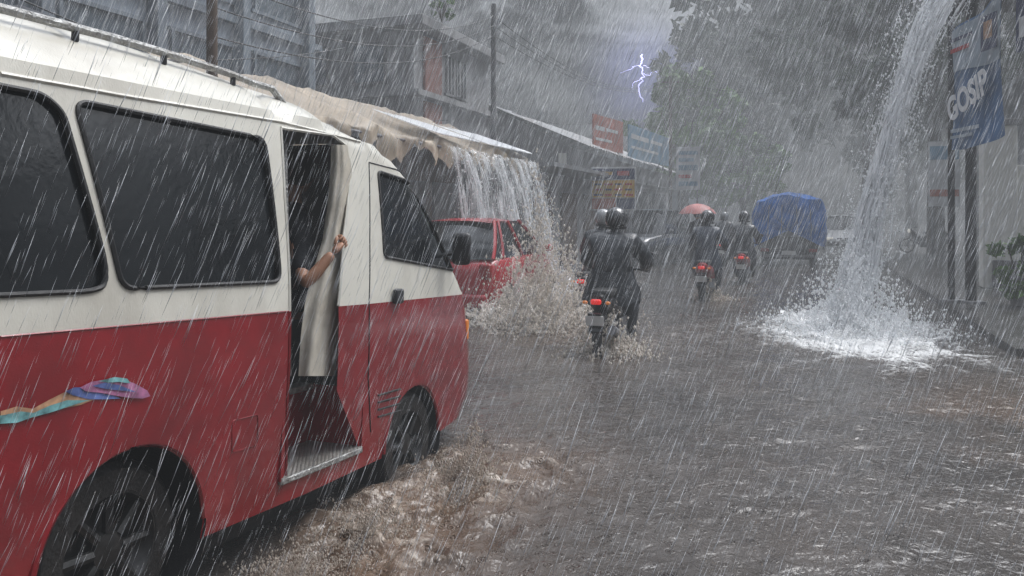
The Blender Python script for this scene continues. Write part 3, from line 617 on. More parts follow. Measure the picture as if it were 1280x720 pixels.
# ------------------------------------------------------------ cars
def make_car(label, cat, loc, rz, col, Ln=3.8, Wd=1.65, belt=.92, roof=1.48, hood=.86, gb=(-1.75,.75), gr=(-1.35,.15), group=None, lit=False, dz=-.12, name='car'):
    t = thing(name, label, cat, (loc[0], loc[1], dz), rz, group); w = Wd/2; h2 = Ln/2
    sts = [(-h2,.70,.48,belt-.20),(-h2+.05,.86,.34,belt-.10),(-h2+.16,.95,.28,belt-.03),(-h2+.35,.99,.24,belt),(-h2+.7,1,.22,belt),(0,1,.22,belt-.01),(gb[1],1,.22,belt-.02),(gb[1]+.35,.99,.22,hood),(h2-.45,.97,.24,hood-.06),(h2-.12,.9,.3,hood-.16),(h2,.75,.4,hood-.28)]
    rows = []
    for y, f, z0, z1 in sts:
        W_ = w*f; r = [(0,z0),(W_*.80,z0),(W_*.93,z0+.07),(W_*.99,lerp(z0,z1,.3)),(W_*1.0,lerp(z0,z1,.55)),(W_*.985,lerp(z0,z1,.78)),(W_*.95,z1-.06),(W_*.88,z1-.015),(W_*.75,z1),(0,z1+.02)]
        rows.append([(a, y, c) for a, c in r]+[(-a, y, c) for a, c in r[::-1]])
    mb = MB(); mb.grid(rows); mb.add(rows[0], [tuple(range(20))]); mb.add(rows[-1], [tuple(range(20))]); mb.build('body', M_[col], t, ang=60)
    wb = w*.90; wr_ = w*.70; zb = belt-.02; zt = roof-.05
    def gp(s, y, f, inset=0): return (s*(lerp(wb, wr_, f**1.35)-inset), y, lerp(zb, zt, f))
    fr = lambda f: (lerp(gb[0], gr[0], f**1.3), lerp(gb[1], gr[1], f))
    rows = []
    for f in (0,.25,.5,.75,1):
        y0, y1 = fr(f); rr = []
        for k in range(9): yy = lerp(y0, y1, k/8); rr.append(gp(1, yy, f))
        for k in range(9): s = 1-2*k/8; rr.append((s*gp(1,0,f)[0], y1+.14*(1-s*s), gp(1,0,f)[2]))
        for k in range(9): yy = lerp(y1, y0, k/8); rr.append(gp(-1, yy, f))
        for k in range(9): s = -1+2*k/8; rr.append((s*gp(1,0,f)[0], y0-.10*(1-s*s), gp(1,0,f)[2]))
        rr.append(rr[0]); rows.append(rr)
    mb = MB(); mb.grid(rows); mb.build('window_glass', M_['glass_dark'], t, ang=60)
    rows = []
    for k in range(13):
        y = lerp(gr[0]-.16, gr[1]+.16, k/12); e = 1-abs(k/6-1)**4; rows.append([(s*wr_*(1.0+.03*e), y, zt-.025+.08*(1-abs(s)**2.6)*(.45+.55*e)) for s in np.linspace(-1,1,13)])
    mb = MB(); mb.grid(rows); mb.grid([[(x,y,z-.025) for x,y,z in r] for r in rows]); mb.build('roof', M_[col], t, ang=80)
    for s in (-1, 1):
        for (ya, yb_) in ((gb[0], gr[0]), (gb[1], gr[1]), (lerp(gb[0],gb[1],.52), lerp(gr[0],gr[1],.5)), (lerp(gb[0],gb[1],.16), lerp(gr[0],gr[1],.13))):
            mb = MB(); mb.tube([(s*(lerp(wb,wr_,f**1.35)+.004), lerp(ya,yb_,f), lerp(zb,zt,f)) for f in (0,.25,.5,.75,1)], .032, 6); mb.build('pillar', M_[col], t)
        mb = MB(); mb.box((s*w*.80, -h2+.07, belt-.20), (.20,.12,.24)); mb.build('tail_light', M_['red_lens' if lit else 'red_dull'], t, bevel=.04)
        mb = MB(); mb.box((s*w*.68, h2-.06, hood-.26), (.30,.10,.13)); mb.build('headlight', M_['clear_lens'], t, bevel=.03)
        mb = MB(); mb.ball((s*(w+.08), gb[1]-.25, belt+.06), .09, (1,.6,.75)); mb.build('mirror', M_[col], t)
        for y in (-h2+.68, h2-.72):
            mb = MB(); mb.lathe([(.001,-.002),(.345,0.0),(.345,.004)], (s*(w+.004), y, .30), 'X', 24); mb.build('wheel_arch', M_['rubber'], t)
            mb = MB(); mb.lathe([(.18,-.07),(.27,-.09),(.295,-.06),(.30,.0),(.295,.06),(.27,.09),(.18,.07)], (s*(w-.06), y, .28), 'X', 24); wh = mb.build('wheel', M_['tyre'], t)
            mb = MB(); mb.lathe([(.001,s*.05),(.06,s*.055),(.17,s*.04),(.19,s*.075)], (s*(w-.06), y, .28), 'X', 20); mb.build('rim', M_['rim'], wh)
        mb = MB(); mb.tube([(s*(w+.002), lerp(gb[0],gb[1],.52), .4), (s*(w+.002), lerp(gb[0],gb[1],.52), belt-.06)], .006, 4); mb.build('door_seam', M_['rubber'], t)
        mb = MB(); mb.box((s*(w+.005), lerp(gb[0],gb[1],.40), belt-.15), (.025,.16,.03)); mb.build('door_handle', M_[col], t, bevel=.01)
    mb = MB(); mb.box((0,-h2-.0,.42),(Wd*.86,.1,.2)); mb.build('rear_bumper', M_[col], t, bevel=.045)
    mb = MB(); mb.box((0,h2-.02,.38),(Wd*.8,.1,.18)); mb.build('front_bumper', M_['black'], t, bevel=.04)
    mb = MB(); mb.box((0,h2-.05,hood-.30),(Wd*.4,.1,.14)); mb.build('grille', M_['black'], t, bevel=.02)
    mb = MB(); mb.box((0,-h2-.03,.62),(.42,.012,.12)); mb.build('number_plate', M_['plate'], t)
    mb = MB(); mb.box((0,h2+.035,.42),(.42,.012,.12)); mb.build('number_plate', M_['plate'], t)
    return t
make_car('red hatchback beside the waterfall, partly hidden behind the minibus', 'car', (-.47, 14.0), HD+.04, 'car_red', Ln=3.9, Wd=1.72, roof=1.66, belt=1.06, gb=(-1.80,1.0), gr=(-1.25,.0))
make_car('dark parked car facing the camera beside the billboard', 'car', (4.55, 26.5), PI+HD-.25, 'car_dark', Ln=4.4, Wd=1.85, belt=1.12, roof=1.90, hood=1.06, group='dark cars by the left roadside')
make_car('dark car just right of the parked car facing the camera', 'car', (6.5, 32), HD-1.0, 'car_dark', Ln=4.4, Wd=1.75, belt=1.05, roof=1.70, group='dark cars by the left roadside')
make_car('white car far down the road right of the blue truck', 'car', (15.9, 38.5), PI+HD, 'car_white', roof=1.7, belt=1.05, Wd=1.8, group='pale cars far down the road')
make_car('silver car farthest down the road behind the white car', 'car', (22.6, 52), PI+HD, 'car_silver', roof=1.8, belt=1.1, Wd=1.85, group='pale cars far down the road')
tk = thing('truck', 'small truck loaded under a blue tarpaulin driving away', 'truck', (9.2, 26.5, -.1), HD)
mb = MB(); mb.box((0,.3,.62),(1.8,3.6,.14)); mb.box((0,-1.52,.80),(1.84,.06,.42)); mb.box((-.9,.2,.80),(.05,3.4,.42)); mb.box((.9,.2,.80),(.05,3.4,.42)); mb.build('cargo_bed', M_['concrete_dark'], tk, bevel=.01)
def prof(f):
    pts = [(-1.06,.66),(-1.10,1.2),(-1.08,1.80),(-.96,2.16),(-.50,2.30),(0,2.42),(.48,2.32),(.94,2.18),(1.08,1.82),(1.10,1.2),(1.06,.66)]
    f = f*10; k = min(9, int(f)); t = f-k; t = t*t*(3-2*t)*.3+t*.7; return lerp(pts[k][0], pts[k+1][0], t), lerp(pts[k][1], pts[k+1][1], t)
rows = []
for k in range(33):
    y = lerp(-1.68, 2.0, k/32); row = []; e = 1-.05*(abs(2*k/32-1)**5)
    for j in range(51):
        x, z = prof(j/50); n_ = noise.noise(Vector((x*2.0, y*1.6, z*1.6)))*.10+noise.noise(Vector((x*6, y*4, z*5)))*.05
        row.append((x*(1+n_*.7)*e, y, (z-.66)*e*(1+n_*.5)+.66+(.05*math.sin(y*5+x*3) if j in (0,50) else 0)))
    rows.append(row)
mb = MB(); mb.grid(rows)
r0 = rows[0]; back = []
for i in range(17):
    f = i/16; back.append([(p[0]*(1-f), -1.68-.10*math.sin(f*PI)*(.6+.5*noise.noise(Vector((p[0]*4, f*3, p[2]*3))))-.03*noise.noise(Vector((p[0]*9, f*2, p[2]*2))), lerp(p[2], 1.2, f)) for p in r0])
mb.grid(back); mb.build('tarpaulin', M_['tarp_blue'], tk, ang=70)
mb = MB(); mb.box((0,2.5,1.15),(1.6,1.1,1.5)); mb.build('cab', M_['car_white'], tk, bevel=.12)
for s in (-1,1):
    for y in (-.9, 2.3):
        mb = MB(); mb.lathe([(.15,-.1),(.3,-.11),(.36,-.07),(.36,.07),(.3,.11),(.15,.1),(.001,.08)], (s*.72,y,.36), 'X', 22); mb.build('wheel', M_['tyre'], tk)
    mb = MB(); mb.box((s*.72,-1.58,.58),(.26,.05,.11)); mb.build('tail_light', M_['red_dull'], tk, bevel=.02)
mb = MB(); mb.box((0,-1.58,.5),(.42,.02,.13)); mb.build('number_plate', M_['plate'], tk); mb = MB(); mb.box((0,-1.5,.4),(1.5,.06,.08)); mb.build('rear_bumper', M_['steel'], tk)
mb = MB(); mb.box((0,.3,.42),(1.3,3.2,.28)); mb.build('chassis', M_['black'], tk)
for x in (-.6,-.2,.25,.65):
    mb = MB(); mb.tube([(x,-1.76,.74),(x*1.02,-1.82,1.3),(x*.95,-1.76,2.0)], .012, 5); mb.build('rope', M_['steel'], tk)
# ------------------------------------------------------------ buildings
def bldg(name, label, x, y, rz=RZ, cat='building'): return thing(name, label, cat, (x, y, 0), rz)
def facade_windows(root, Lf, z0s, w, h, n, m0=.8, frame='concrete', yoff=0, pane='window', bar=True):
    for z0 in z0s:
        for i in range(n):
            cx = lerp(m0+w/2, Lf-m0-w/2, i/(n-1) if n > 1 else .5)
            mb = MB()
            for dx, dz, sx, sz_ in ((0,h/2,w+.16,.08),(0,-h/2,w+.24,.08),(-w/2,0,.08,h),(w/2,0,.08,h))+(((0,0,.05,h-.08),) if bar else ()): mb.box((cx+dx, yoff-.04, z0+h/2+dz), (sx,.09,sz_))
            f = mb.build('window', M_[frame], root, smooth=False)
            mb = MB(); mb.box((cx, yoff-.005, z0+h/2), (w,.03,h)); mb.build('pane', M_[pane], f, smooth=False)
A = bldg('building', 'long blue grey upper storey block with columns above the minibus roof', -10.2, 8.6)
mb = MB(); mb.box((7,4,4.6),(14,8,9.2)); mb.build('wall', M_['bluegrey'], A, smooth=False)
for i in range(6):
    mb = MB(); mb.box((.4+i*2.6,-.16,4.7),(.26,.3,9.4)); mb.build('column', M_['bluegrey_dark'], A, bevel=.02)
for z in (4.1, 6.1, 8.1):
    mb = MB(); mb.box((7,-.08,z),(14.2,.16,.16)); mb.build('floor_band', M_['bluegrey_dark'], A, smooth=False)
facade_windows(A, 14, (4.6, 6.5), 1.9, .9, 5, .7, 'bluegrey_dark', pane='pane_haze', bar=False)
B = bldg('building', 'grey concrete corner building with flat parapet slab and rusty pink panel', -2.75, 22.4)
mb = MB(); mb.box((2.8,2.6,3.4),(5.6,5.2,6.8)); mb.build('wall', M_['concrete'], B, smooth=False)
mb = MB(); mb.box((2.7,2.5,6.95),(6.3,6.0,.28)); mb.build('parapet', M_['concrete'], B, bevel=.02)
mb = MB(); mb.box((2.7,2.5,5.0),(6.0,5.6,.16)); mb.build('floor_band', M_['concrete'], B, smooth=False)
mb = MB(); mb.box((1.1,-.05,5.9),(1.1,.08,1.6)); mb.box((1.1,-.05,4.1),(1.1,.08,1.5)); mb.build('pink_panel', M_['pink_wall'], B, smooth=False)
facade_windows(B, 5.6, (5.25,), .9, 1.2, 3, 2.1, pane='pane_haze')
for i in range(2):
    mb = MB(); mb.box((-.04, 1.4+i*1.9, 5.9),(.06,1.1,1.2)); f = mb.build('window', M_['concrete_dark'], B); mb = MB(); mb.box((-.08,1.4+i*1.9,5.9),(.02,.95,1.05)); mb.build('pane', M_['pane_haze'], f)
mb = MB(); mb.tube([(-.08,.3,.2),(-.08,.3,6.7)], .05, 8); mb.build('drainpipe', M_['steel'], B)
def leafy(n, rx, ry, rz_, sz_, seed=0, clumps=30):
    rnd = random.Random(seed); mb = MB(); cs = []
    for _ in range(clumps):
        while True:
            p = Vector((rnd.uniform(-1,1), rnd.uniform(-1,1), rnd.uniform(-1,1)))
            if .30 < p.length < 1: break
        cs.append((p, rnd.uniform(.09,.22)))
    for i in range(n):
        c, cr = rnd.choice(cs); d = Vector((rnd.gauss(0,1), rnd.gauss(0,1), rnd.gauss(0,.6))).normalized()*cr*rnd.random()**.45
        p = Vector(((c.x+d.x)*rx, (c.y+d.y)*ry, (c.z+d.z)*rz_)); s_ = sz_*rnd.uniform(.5,1.3)
        a = Vector((rnd.gauss(0,1), rnd.gauss(0,1), rnd.gauss(0,.6))).normalized(); b_ = a.cross(Vector((rnd.gauss(0,1), rnd.gauss(0,1), rnd.gauss(0,1)))).normalized()
        mb.add([p-a*s_, p-b_*s_*.45, p+a*s_, p+b_*s_*.45], [(0,1,2,3)])
    return mb
def plant(label, loc, r, h, m_='leaf_light', n=500, seed=1, group=None, ls=.09):
    t = thing('plant', label, 'plant', loc, 0, group)
    mb = MB()
    for k in range(6): a = k*1.05; mb.tube([(0,0,0),(r*.3*math.cos(a),r*.3*math.sin(a),h*.5),(r*.6*math.cos(a),r*.6*math.sin(a),h*.85)], [.02,.014,.006], 5)
    mb.build('stem', M_['bark'], t)
    mb = leafy(n, r, r, h*.5, ls, seed, 18); mb.v = [(x,y,z+h*.55) for x,y,z in mb.v]; mb.build('leaves', M_[m_], t, smooth=False, recalc=False)
    return t
plant('green shrub sprouting on the flat parapet of the corner building', (-2.0, 22.8, 7.08), .45, .9, seed=4)
D = bldg('shop_building', 'low dark shop row under the cream awning behind the red car', -3.9, 10.6)
mb = MB(); mb.box((4.3,2.3,1.5),(8.6,4,3.0)); mb.build('wall', M_['wood'], D, smooth=False)
for i in range(5):
    mb = MB(); mb.box((.9+i*1.7,.27,1.3),(1.3,.06,2.0)); f = mb.build('shutter', M_['concrete_dark'], D, smooth=False)
for i in range(4):
    mb = MB(); mb.tube([(.6+i*2.5,-.95,0),(.6+i*2.5,-.95,2.9)], .04, 8); mb.build('awning_post', M_['steel'], D)
aw = bldg('awning', 'sagging cream and brown tarpaulin awning spilling rainwater along the shops', -3.9, 10.6, cat='awning')
rows = []
for i in range(101):
    u = lerp(-.5, 9.2, i/100); row = []
    for j in range(17):
        f = j/16; v = lerp(.9, -1.15, f); z = lerp(3.80, 2.98, f)-.20*math.sin(u*1.3)**2*math.sin(f*PI)-.10*abs(math.sin(u*1.3+.5))*f
        z += noise.noise(Vector((u*1.1, v*1.2, 0)))*.13+noise.noise(Vector((u*6, v*1.5, 3)))*.03
        row.append((u, v, z))
    for dz in (.08,.18,.30): row.append((u, -1.17+.05*math.sin(u*9)+.03*math.sin(u*23), row[16][2]-dz*(1+.5*math.sin(u*3.1)+.35*math.sin(u*11))))
    rows.append(row)
mb = MB(); mb.grid(rows); mb.build('tarpaulin', M_['tarp_cream'], aw, ang=170)
mb = MB(); mb.tube([(-.5,-1.12,2.82),(9.2,-1.12,2.82)], .03, 8); mb.build('front_rail', M_['steel'], aw)
C = bldg('building', 'low grey roadside building with corrugated roof and shop signs beyond the billboard', 2.25, 30)
mb = MB(); mb.box((11,3.6,2.05),(22,7.2,4.1)); mb.build('wall', M_['concrete'], C, smooth=False)
rows = []
for i in range(121):
    u = lerp(-.5, 22.4, i/120); dz = .05*math.sin(i*PI*.9)
    rows.append([(u,-.7,4.15+dz),(u,3.4,5.9+dz),(u,7.6,4.3+dz)])
mb = MB(); mb.grid(rows); mb.build('roof', M_['roof_metal'], C, ang=20)
mb = MB(); mb.prism([(-.0,4.1),(7.2,4.1),(3.4,5.85)], lambda a, c: (.0, a, c), lambda a, c: (.2, a, c)); mb.build('gable', M_['concrete'], C, smooth=False)
for i in range(7):
    mb = MB(); mb.box((1.7+i*3,-.03,1.5),(2.3,.08,2.6)); f = mb.build('shop_front', M_['interior'], C, smooth=False)
    mb = MB(); mb.box((1.7+i*3,-.55,3.05),(2.7,1.0,.08)); mb.build('shop_canopy', M_['roof_metal'], f, smooth=False)
for i in range(3):
    mb = MB(); mb.box((-.03,1.0+i*1.9,1.6),(.06,1.0,1.7)); mb.build('window', M_['window'], C)
mb = MB(); mb.box((-.05,.35,2.9),(.12,.3,2.0)); mb.build('white_pillar', M_['white_wall'], C)
E_ = bldg('building', 'hazy two storey block behind the blue shop sign', 11.5, 56)
mb = MB(); mb.box((8,4,3),(16,8,6)); mb.build('wall', M_['bluegrey'], E_, smooth=False); facade_windows(E_, 16, (.8,3.6), 1.6, 1.4, 5)
mb = MB(); mb.box((8,4,6.1),(16.6,8.6,.25)); mb.build('parapet', M_['concrete'], E_)
F_ = bldg('building', 'low shop wall beside the red car behind the falling water', .35, 19.5)
mb = MB(); mb.box((4,2.5,1.35),(8,5,2.7)); mb.build('wall', M_['concrete'], F_, smooth=False)
mb = MB(); mb.box((4,2.2,2.8),(8.6,6,.1)); mb.build('roof', M_['roof_metal'], F_, smooth=False)
for i in range(3):
    mb = MB(); mb.box((1.2+i*2.4,-.03,1.2),(1.5,.06,2.0)); mb.build('door', M_['wood'], F_)
# ------------------------------------------------------------ signs
def board(name, label, a, b_, z0, z1, face, group=None, legs=None, back=.06):
    a = Vector(a); b_ = Vector(b_); e = (b_-a); w = e.length; rz = math.atan2(e.y, e.x)
    t = thing(name, label, 'sign', (a.x, a.y, z0), rz, group)
    mb = MB(); mb.box((w/2, back/2, (z1-z0)/2), (w, back, z1-z0)); mb.build('board', M_[face], t, bevel=.005)
    if legs:
        for x in (w*.12, w*.88):
            mb = MB(); mb.box((x, back+.04, (legs-z0+ (z1-z0))/2), (.08,.08,(z1-z0)-(legs-z0))); mb.build('post', M_['steel'], t)
    return t, w, z1-z0
def bars(t, specs):
    for (x0, x1, z0, z1, m_, nm) in specs:
        mb = MB(); mb.box(((x0+x1)/2, -.006, (z0+z1)/2), (x1-x0, .008, z1-z0)); mb.build(nm, M_[m_], t, smooth=False)
def text(body, size, m_, parent, x, y, z, name='lettering', sx=1, bold=0.0, rot=0):
    cu = bpy.data.curves.new('t', 'FONT'); cu.body = body; cu.size = size; cu.extrude = .003; cu.offset = bold
    o = bpy.data.objects.new('t', cu); COL.objects.link(o); dg = bpy.context.evaluated_depsgraph_get(); me = bpy.data.meshes.new_from_object(o.evaluated_get(dg)); bpy.data.objects.remove(o)
    me.materials.clear(); me.materials.append(M_[m_]); o = bpy.data.objects.new(name, me); COL.objects.link(o); o.parent = parent
    o.matrix_local = Matrix.Translation((x, y, z)) @ Matrix.Rotation(rot, 4, 'Y') @ Matrix.Rotation(PI/2, 4, 'X') @ Matrix.Diagonal((sx,1,1,1)); return o
t, w, h = board('billboard', 'orange and navy printed billboard on posts left of the dark cars', (2.38,24.2), (3.72,24.0), 1.72, 3.02, 'sign_white', legs=-.1)
bars(t, [(.04,w-.04,h*.72,h-.04,'sign_navy','header_panel'),(.04,w-.04,h*.30,h*.70,'sign_yellow','middle_panel'),(.04,w*.55,.04,h*.28,'sign_orange','footer_panel'),(w*.58,w-.04,.04,h*.28,'sign_navy','footer_panel')])
for i in range(3):
    for j in range(4):
        mb = MB(); x0 = .12+j*.30; mb.box((x0+.11, -.014, h*.36+i*.16), (.20 if (i+j) % 3 else .26,.006,.055)); mb.build('print_line', M_['sign_red' if (i+j)%2 else 'sign_navy'], t, smooth=False)
mb = MB(); mb.box((w*.3,-.014,h*.86),(.5,.006,.10)); mb.build('print_line', M_['sign_yellow'], t); mb = MB(); mb.box((w*.72,-.014,h*.86),(.36,.006,.14)); mb.build('print_line', M_['sign_red'], t)
t, w, h = board('shop_sign', 'weathered orange shop sign standing on the roof edge', (P(742,0,32.5).x,32.5), (P(779,0,35.5).x,35.5), 4.3, 5.7, 'sign_orange', legs=4.0)
bars(t, [(.2,w*.35,h*.55,h*.68,'sign_white','print_line'),(w*.4,w*.8,h*.57,h*.67,'sign_white','print_line'),(.2,w*.6,h*.25,h*.33,'sign_white','print_line')])
t, w, h = board('shop_sign', 'pale blue shop sign on the roof edge right of the orange one', (P(786,0,38).x,38), (P(836,0,45).x,45), 4.3, 5.9, 'sign_blue', legs=4.0)
bars(t, [(.4,w*.45,h*.60,h*.74,'sign_white','print_line'),(w*.5,w*.8,h*.62,h*.73,'sign_white','print_line'),(.4,w*.7,h*.3,h*.38,'sign_white','print_line')])
t, w, h = board('shop_sign', 'tall white street sign with blue print on a post', (P(845,0,38).x,38), (P(874,0,38).x,37.8), 2.75, 4.8, 'sign_white', legs=-.1)
bars(t, [(.12,w-.12,h*.82,h*.90,'sign_blue','print_line'),(.12,w-.3,h*.66,h*.74,'sign_blue','print_line'),(.12,w-.12,h*.46,h*.58,'sign_blue','print_line'),(.12,w-.4,h*.28,h*.36,'sign_red','print_line'),(.12,w-.12,h*.1,h*.2,'sign_blue','print_line')])
Pa = Vector((7.50,13.65,0)); Pb = Vector((7.44,12.10,0)); e1 = (Pb-Pa); bw = e1.length
bt = thing('banner', 'blue and white banner reading GOSIP hung between dark poles', 'banner', (Pa.x, Pa.y, 2.70), math.atan2(e1.y, e1.x))
bh = 2.0
def bpos(s, q_): return (s*bw, .05*math.sin(s*9+q_*3)-.002, q_*(bh+.15*s)+.10*s-.06*math.sin(s*PI)*(1-q_))
mb = MB(); mb.grid([[bpos(i/16, j/12) for j in range(13)] for i in range(17)]); mb.build('banner_sheet', M_['banner_blue'], bt, ang=170)
mb = MB(); mb.grid([[tuple(Vector(bpos(i/16, lerp(.66-.12*i/16,.98,j/6)))+Vector((0,-.012,0))) for j in range(7)] for i in range(17)]); mb.build('pale_band', M_['banner_pale'], bt, ang=170)
text('GOSIP', .56, 'sign_letter', bt, .08, -.075, .46, bold=.020, sx=.80, rot=-.30)
for (x0, x1, z0, z1, mm) in ((.12,1.0,.22,.28,'banner_pale'),(.12,.8,.12,.17,'banner_pale'),(.12,.7,1.56,1.63,'sign_red'),(.12,.8,1.74,1.80,'sign_navy'),(1.05,1.5,1.40,1.95,'sign_navy'),(1.15,1.38,1.58,1.85,'decal_a')):
    mb = MB(); mb.box(((x0+x1)/2,-.075 if mm != 'decal_a' else -.085,(z0+z1)/2+.05),(x1-x0,.006,z1-z0)); mb.build('print_line', M_[mm], bt)
b2 = thing('banner', 'printed banner at the right edge above the GOSIP banner', 'banner', (7.50, 11.75, 3.9), bt.rotation_euler[2])
mb = MB(); mb.box((.5,0,.9),(1.3,.02,1.6)); mb.build('banner_sheet', M_['sign_navy'], b2); mb = MB(); mb.box((.5,-.02,1.0),(.9,.01,.35)); mb.build('print_line', M_['sign_orange'], b2); mb = MB(); mb.box((.3,-.02,.45),(.7,.01,.3)); mb.build('print_line', M_['sign_white'], b2)
b3 = thing('shop_sign', 'small white, blue and orange shop sign behind the dark poles', 'sign', P(1162,258,21), -.2)
mb = MB(); mb.box((.35,0,.85),(.75,.04,1.7)); mb.build('board', M_['sign_white'], b3); mb = MB(); mb.box((.35,-.025,1.4),(.7,.01,.35)); mb.build('print_panel', M_['sign_blue'], b3); mb = MB(); mb.box((.35,-.025,.35),(.7,.01,.18)); mb.build('print_panel', M_['sign_orange'], b3)
mb = MB(); mb.box((.1,.05,-.6),(.06,.06,1.6)); mb.box((.6,.05,-.6),(.06,.06,1.6)); mb.build('post', M_['steel'], b3)
for (x, y, zt, lab, r_) in ((7.55,13.75,6.2,'black metal pole at the kerb carrying the far edge of the banner',.055),(7.80,13.6,6.2,'thicker black metal pole on the pavement right of the kerb pole',.085)):
    pt = thing('pole', lab, 'pole', (x, y, .08), 0, 'black poles carrying the banners'); mb = MB(); mb.tube([(0,0,0),(0,0,zt)], r_, 12); mb.build('shaft', M_['black'], pt)
    mb = MB(); mb.box((0,0,.03),(r_*4,r_*4,.06)); mb.build('base_plate', M_['steel'], pt, bevel=.01)
eave = thing('canopy', 'dark roof eave with a gutter pouring rainwater at top right', 'canopy', (7.6, 12.9, 5.45), RZ)
mb = MB(); mb.box((1.0,-1.2,.25),(5.5,2.4,.10)); mb.build('roof_sheet', M_['concrete_dark'], eave); mb = MB(); mb.box((1.0,.05,.1),(5.5,.14,.16)); mb.build('gutter', M_['black'], eave, bevel=.02)
wf = thing('wall', 'white cream gate wall facing the street at the far right edge', 'wall', (9.9, 16.4, .1), -.35)
mb = MB(); mb.box((1.9,.0,1.25),(3.2,.2,2.5)); mb.build('wall_panel', M_['white_wall'], wf, bevel=.01)
for x in (.05, 3.3):
    mb = MB(); mb.box((x,.0,1.65),(.6,.5,3.3)); p_ = mb.build('pillar', M_['white_wall'], wf, bevel=.02)
    mb = MB(); mb.box((x,.0,3.36),(.74,.64,.12)); mb.build('pillar_cap', M_['concrete'], p_, bevel=.01)
mb = MB(); mb.box((1.8,-.1,.3),(3.8,.5,.55)); mb.build('plinth', M_['concrete_dark'], wf, bevel=.02)
G = bldg('building', 'shop building at the far right behind the white wall', 14.2, 24)
mb = MB(); mb.box((0,-4,2.4),(16,6,4.8)); mb.build('wall', M_['concrete'], G, smooth=False)
mb = MB(); mb.box((0,-3.6,4.9),(16.5,7.6,.16)); mb.build('roof', M_['roof_metal'], G)
for i in range(5):
    mb = MB(); mb.box((-6.5+i*3,-.97,1.3),(2.2,.06,2.4)); mb.build('shop_front', M_['window'], G)
plant('leafy green potted plant at the foot of the white wall', (8.42,13.2,.1), .42, 1.2, seed=8, n=900, ls=.13)
mb = MB(); mb.lathe([(.001,0),(.16,0),(.22,.32),(.2,.32),(.15,.05)], (8.42,13.2,.1), 'Z', 18); tag(mb.build('plant_pot', M_['concrete']), 'grey pot under the leafy plant by the white wall', 'pot')
def upole(label, px, Y_, py_top, r_=.11, m_='wood', arm=True):
    x = (px-640)/1000*Y_; zt = H+(YH-py_top)/1000*Y_; t = thing('utility_pole', label, 'pole', (x, Y_, 0), 0, 'utility poles along the left side')
    mb = MB(); mb.tube([(0,0,-.1),(0,0,zt)], [r_, r_*.75], 12); mb.build('shaft', M_[m_], t)
    if arm:
        mb = MB(); mb.box((0,0,zt-.35),(1.0,.07,.07)); ca = mb.build('crossarm', M_['wood'], t)
        for s in (-.45,0,.45):
            mb = MB(); mb.lathe([(.03,0),(.045,.05),(.03,.1),(.001,.12)], (s,0,zt-.31), 'Z', 10); mb.build('insulator', M_['concrete'], ca)
    return Vector((x, Y_, zt))
p1 = upole('tall slender pole in front of the corner building', 617, 20.5, 5, .09, 'concrete_dark', False)
p2 = upole('brown wooden pole above the minibus roof', 265, 9.5, -60, .08, arm=False)
p3 = upole('distant pole at the left behind the corrugated roof', 838, 46, 95, .12)
def cable(a, b_, sag, r_=.012, label='black power cable'):
    a = Vector(a); b_ = Vector(b_); pts = []
    for i in range(25):
        f = i/24; p = a.lerp(b_, f); p.z -= sag*4*f*(1-f); pts.append(p)
    mb = MB(); mb.tube(pts, r_, 5); return tag(mb.build('power_cable', M_['rubber']), label, 'cable', 'power cables strung above the street')
for k in range(3):
    cable(p2+Vector((0,0,-.3-.35*k)), p1+Vector((0,0,-.3-.25*k)), .5, .010, ('top', 'middle', 'bottom')[k]+' one of three cables between the wooden and the slender pole')
    cable(p1+Vector((0,0,-.3-.25*k)), p3+Vector((-.45+.45*k,0,-.3)), 1.0, .012, ('top', 'middle', 'bottom')[k]+' one of three cables running from the slender pole down the street')
cable(P(-150,-80,8), P(560,150,24), .6, .012, 'low cable crossing the blue grey block')
cable(P(-150,40,9), P(430,60,19), .3, .010, 'cable just above the minibus roof crossing the columns')
cable(P(640,140,28), P(760,150,34), .3, .012, 'short cable above the corrugated roof')
cable(P(840,100,46), P(1250,60,30), 1.2, .014, 'long cable across the sky from the distant pole to the right')
# ------------------------------------------------------------ trees
leafA = leafy(8500, 1, 1, 1, .070, 11, 85).build('crown', M_['leaf'], None, smooth=False, recalc=False)
leafC = leafy(8500, 1, 1, 1, .070, 37, 70).build('crown', M_['leaf'], None, smooth=False, recalc=False)
leafB = leafy(8000, 1, 1, 1, .080, 23, 60).build('crown', M_['leaf_light'], None, smooth=False, recalc=False)
def tree(label, x, y, zc, r_, hz, src, seed):
    rnd = random.Random(seed); t = thing('tree', label, 'tree', (x, y, 0), rnd.uniform(0,6), 'trees lining the far street')
    mb = MB(); top = zc+hz*.3; pts = [(0,0,-.1),(.1,.05,zc*.4),(.0,.1,zc*.75),(.1,0,top)]; mb.tube(pts, [.05*r_+.12,.045*r_+.08,.035*r_+.05,.03], 10)
    for k in range(9):
        a = k*2.4; z0 = lerp(zc-hz*.9, zc, rnd.uniform(.3,.6)); L_ = r_*rnd.uniform(.5,.85)
        mb.tube([(0,.05,z0),(L_*.5*math.cos(a),L_*.5*math.sin(a),z0+hz*.35),(L_*math.cos(a),L_*math.sin(a),z0+hz*rnd.uniform(.5,.9))], [.03*r_,.02*r_,.02], 6)
    mb.build('trunk', M_['bark'], t)
    c = src.copy(); COL.objects.link(c); c.parent = t; c.location = (0,0,zc); c.scale = (r_, r_, hz); c.name = 'crown'
tree('big dark tree nearest on the right behind the falling water', 15.9, 30, 8.2, 4.4, 4.6, leafA, 1)
tree('tall dark tree overhanging the road right of the blue truck', 20.0, 45, 12.0, 6.3, 6.8, leafC, 2)
tree('very tall hazy tree at the end of the street', 24.5, 80, 17, 9.5, 12, leafA, 3)
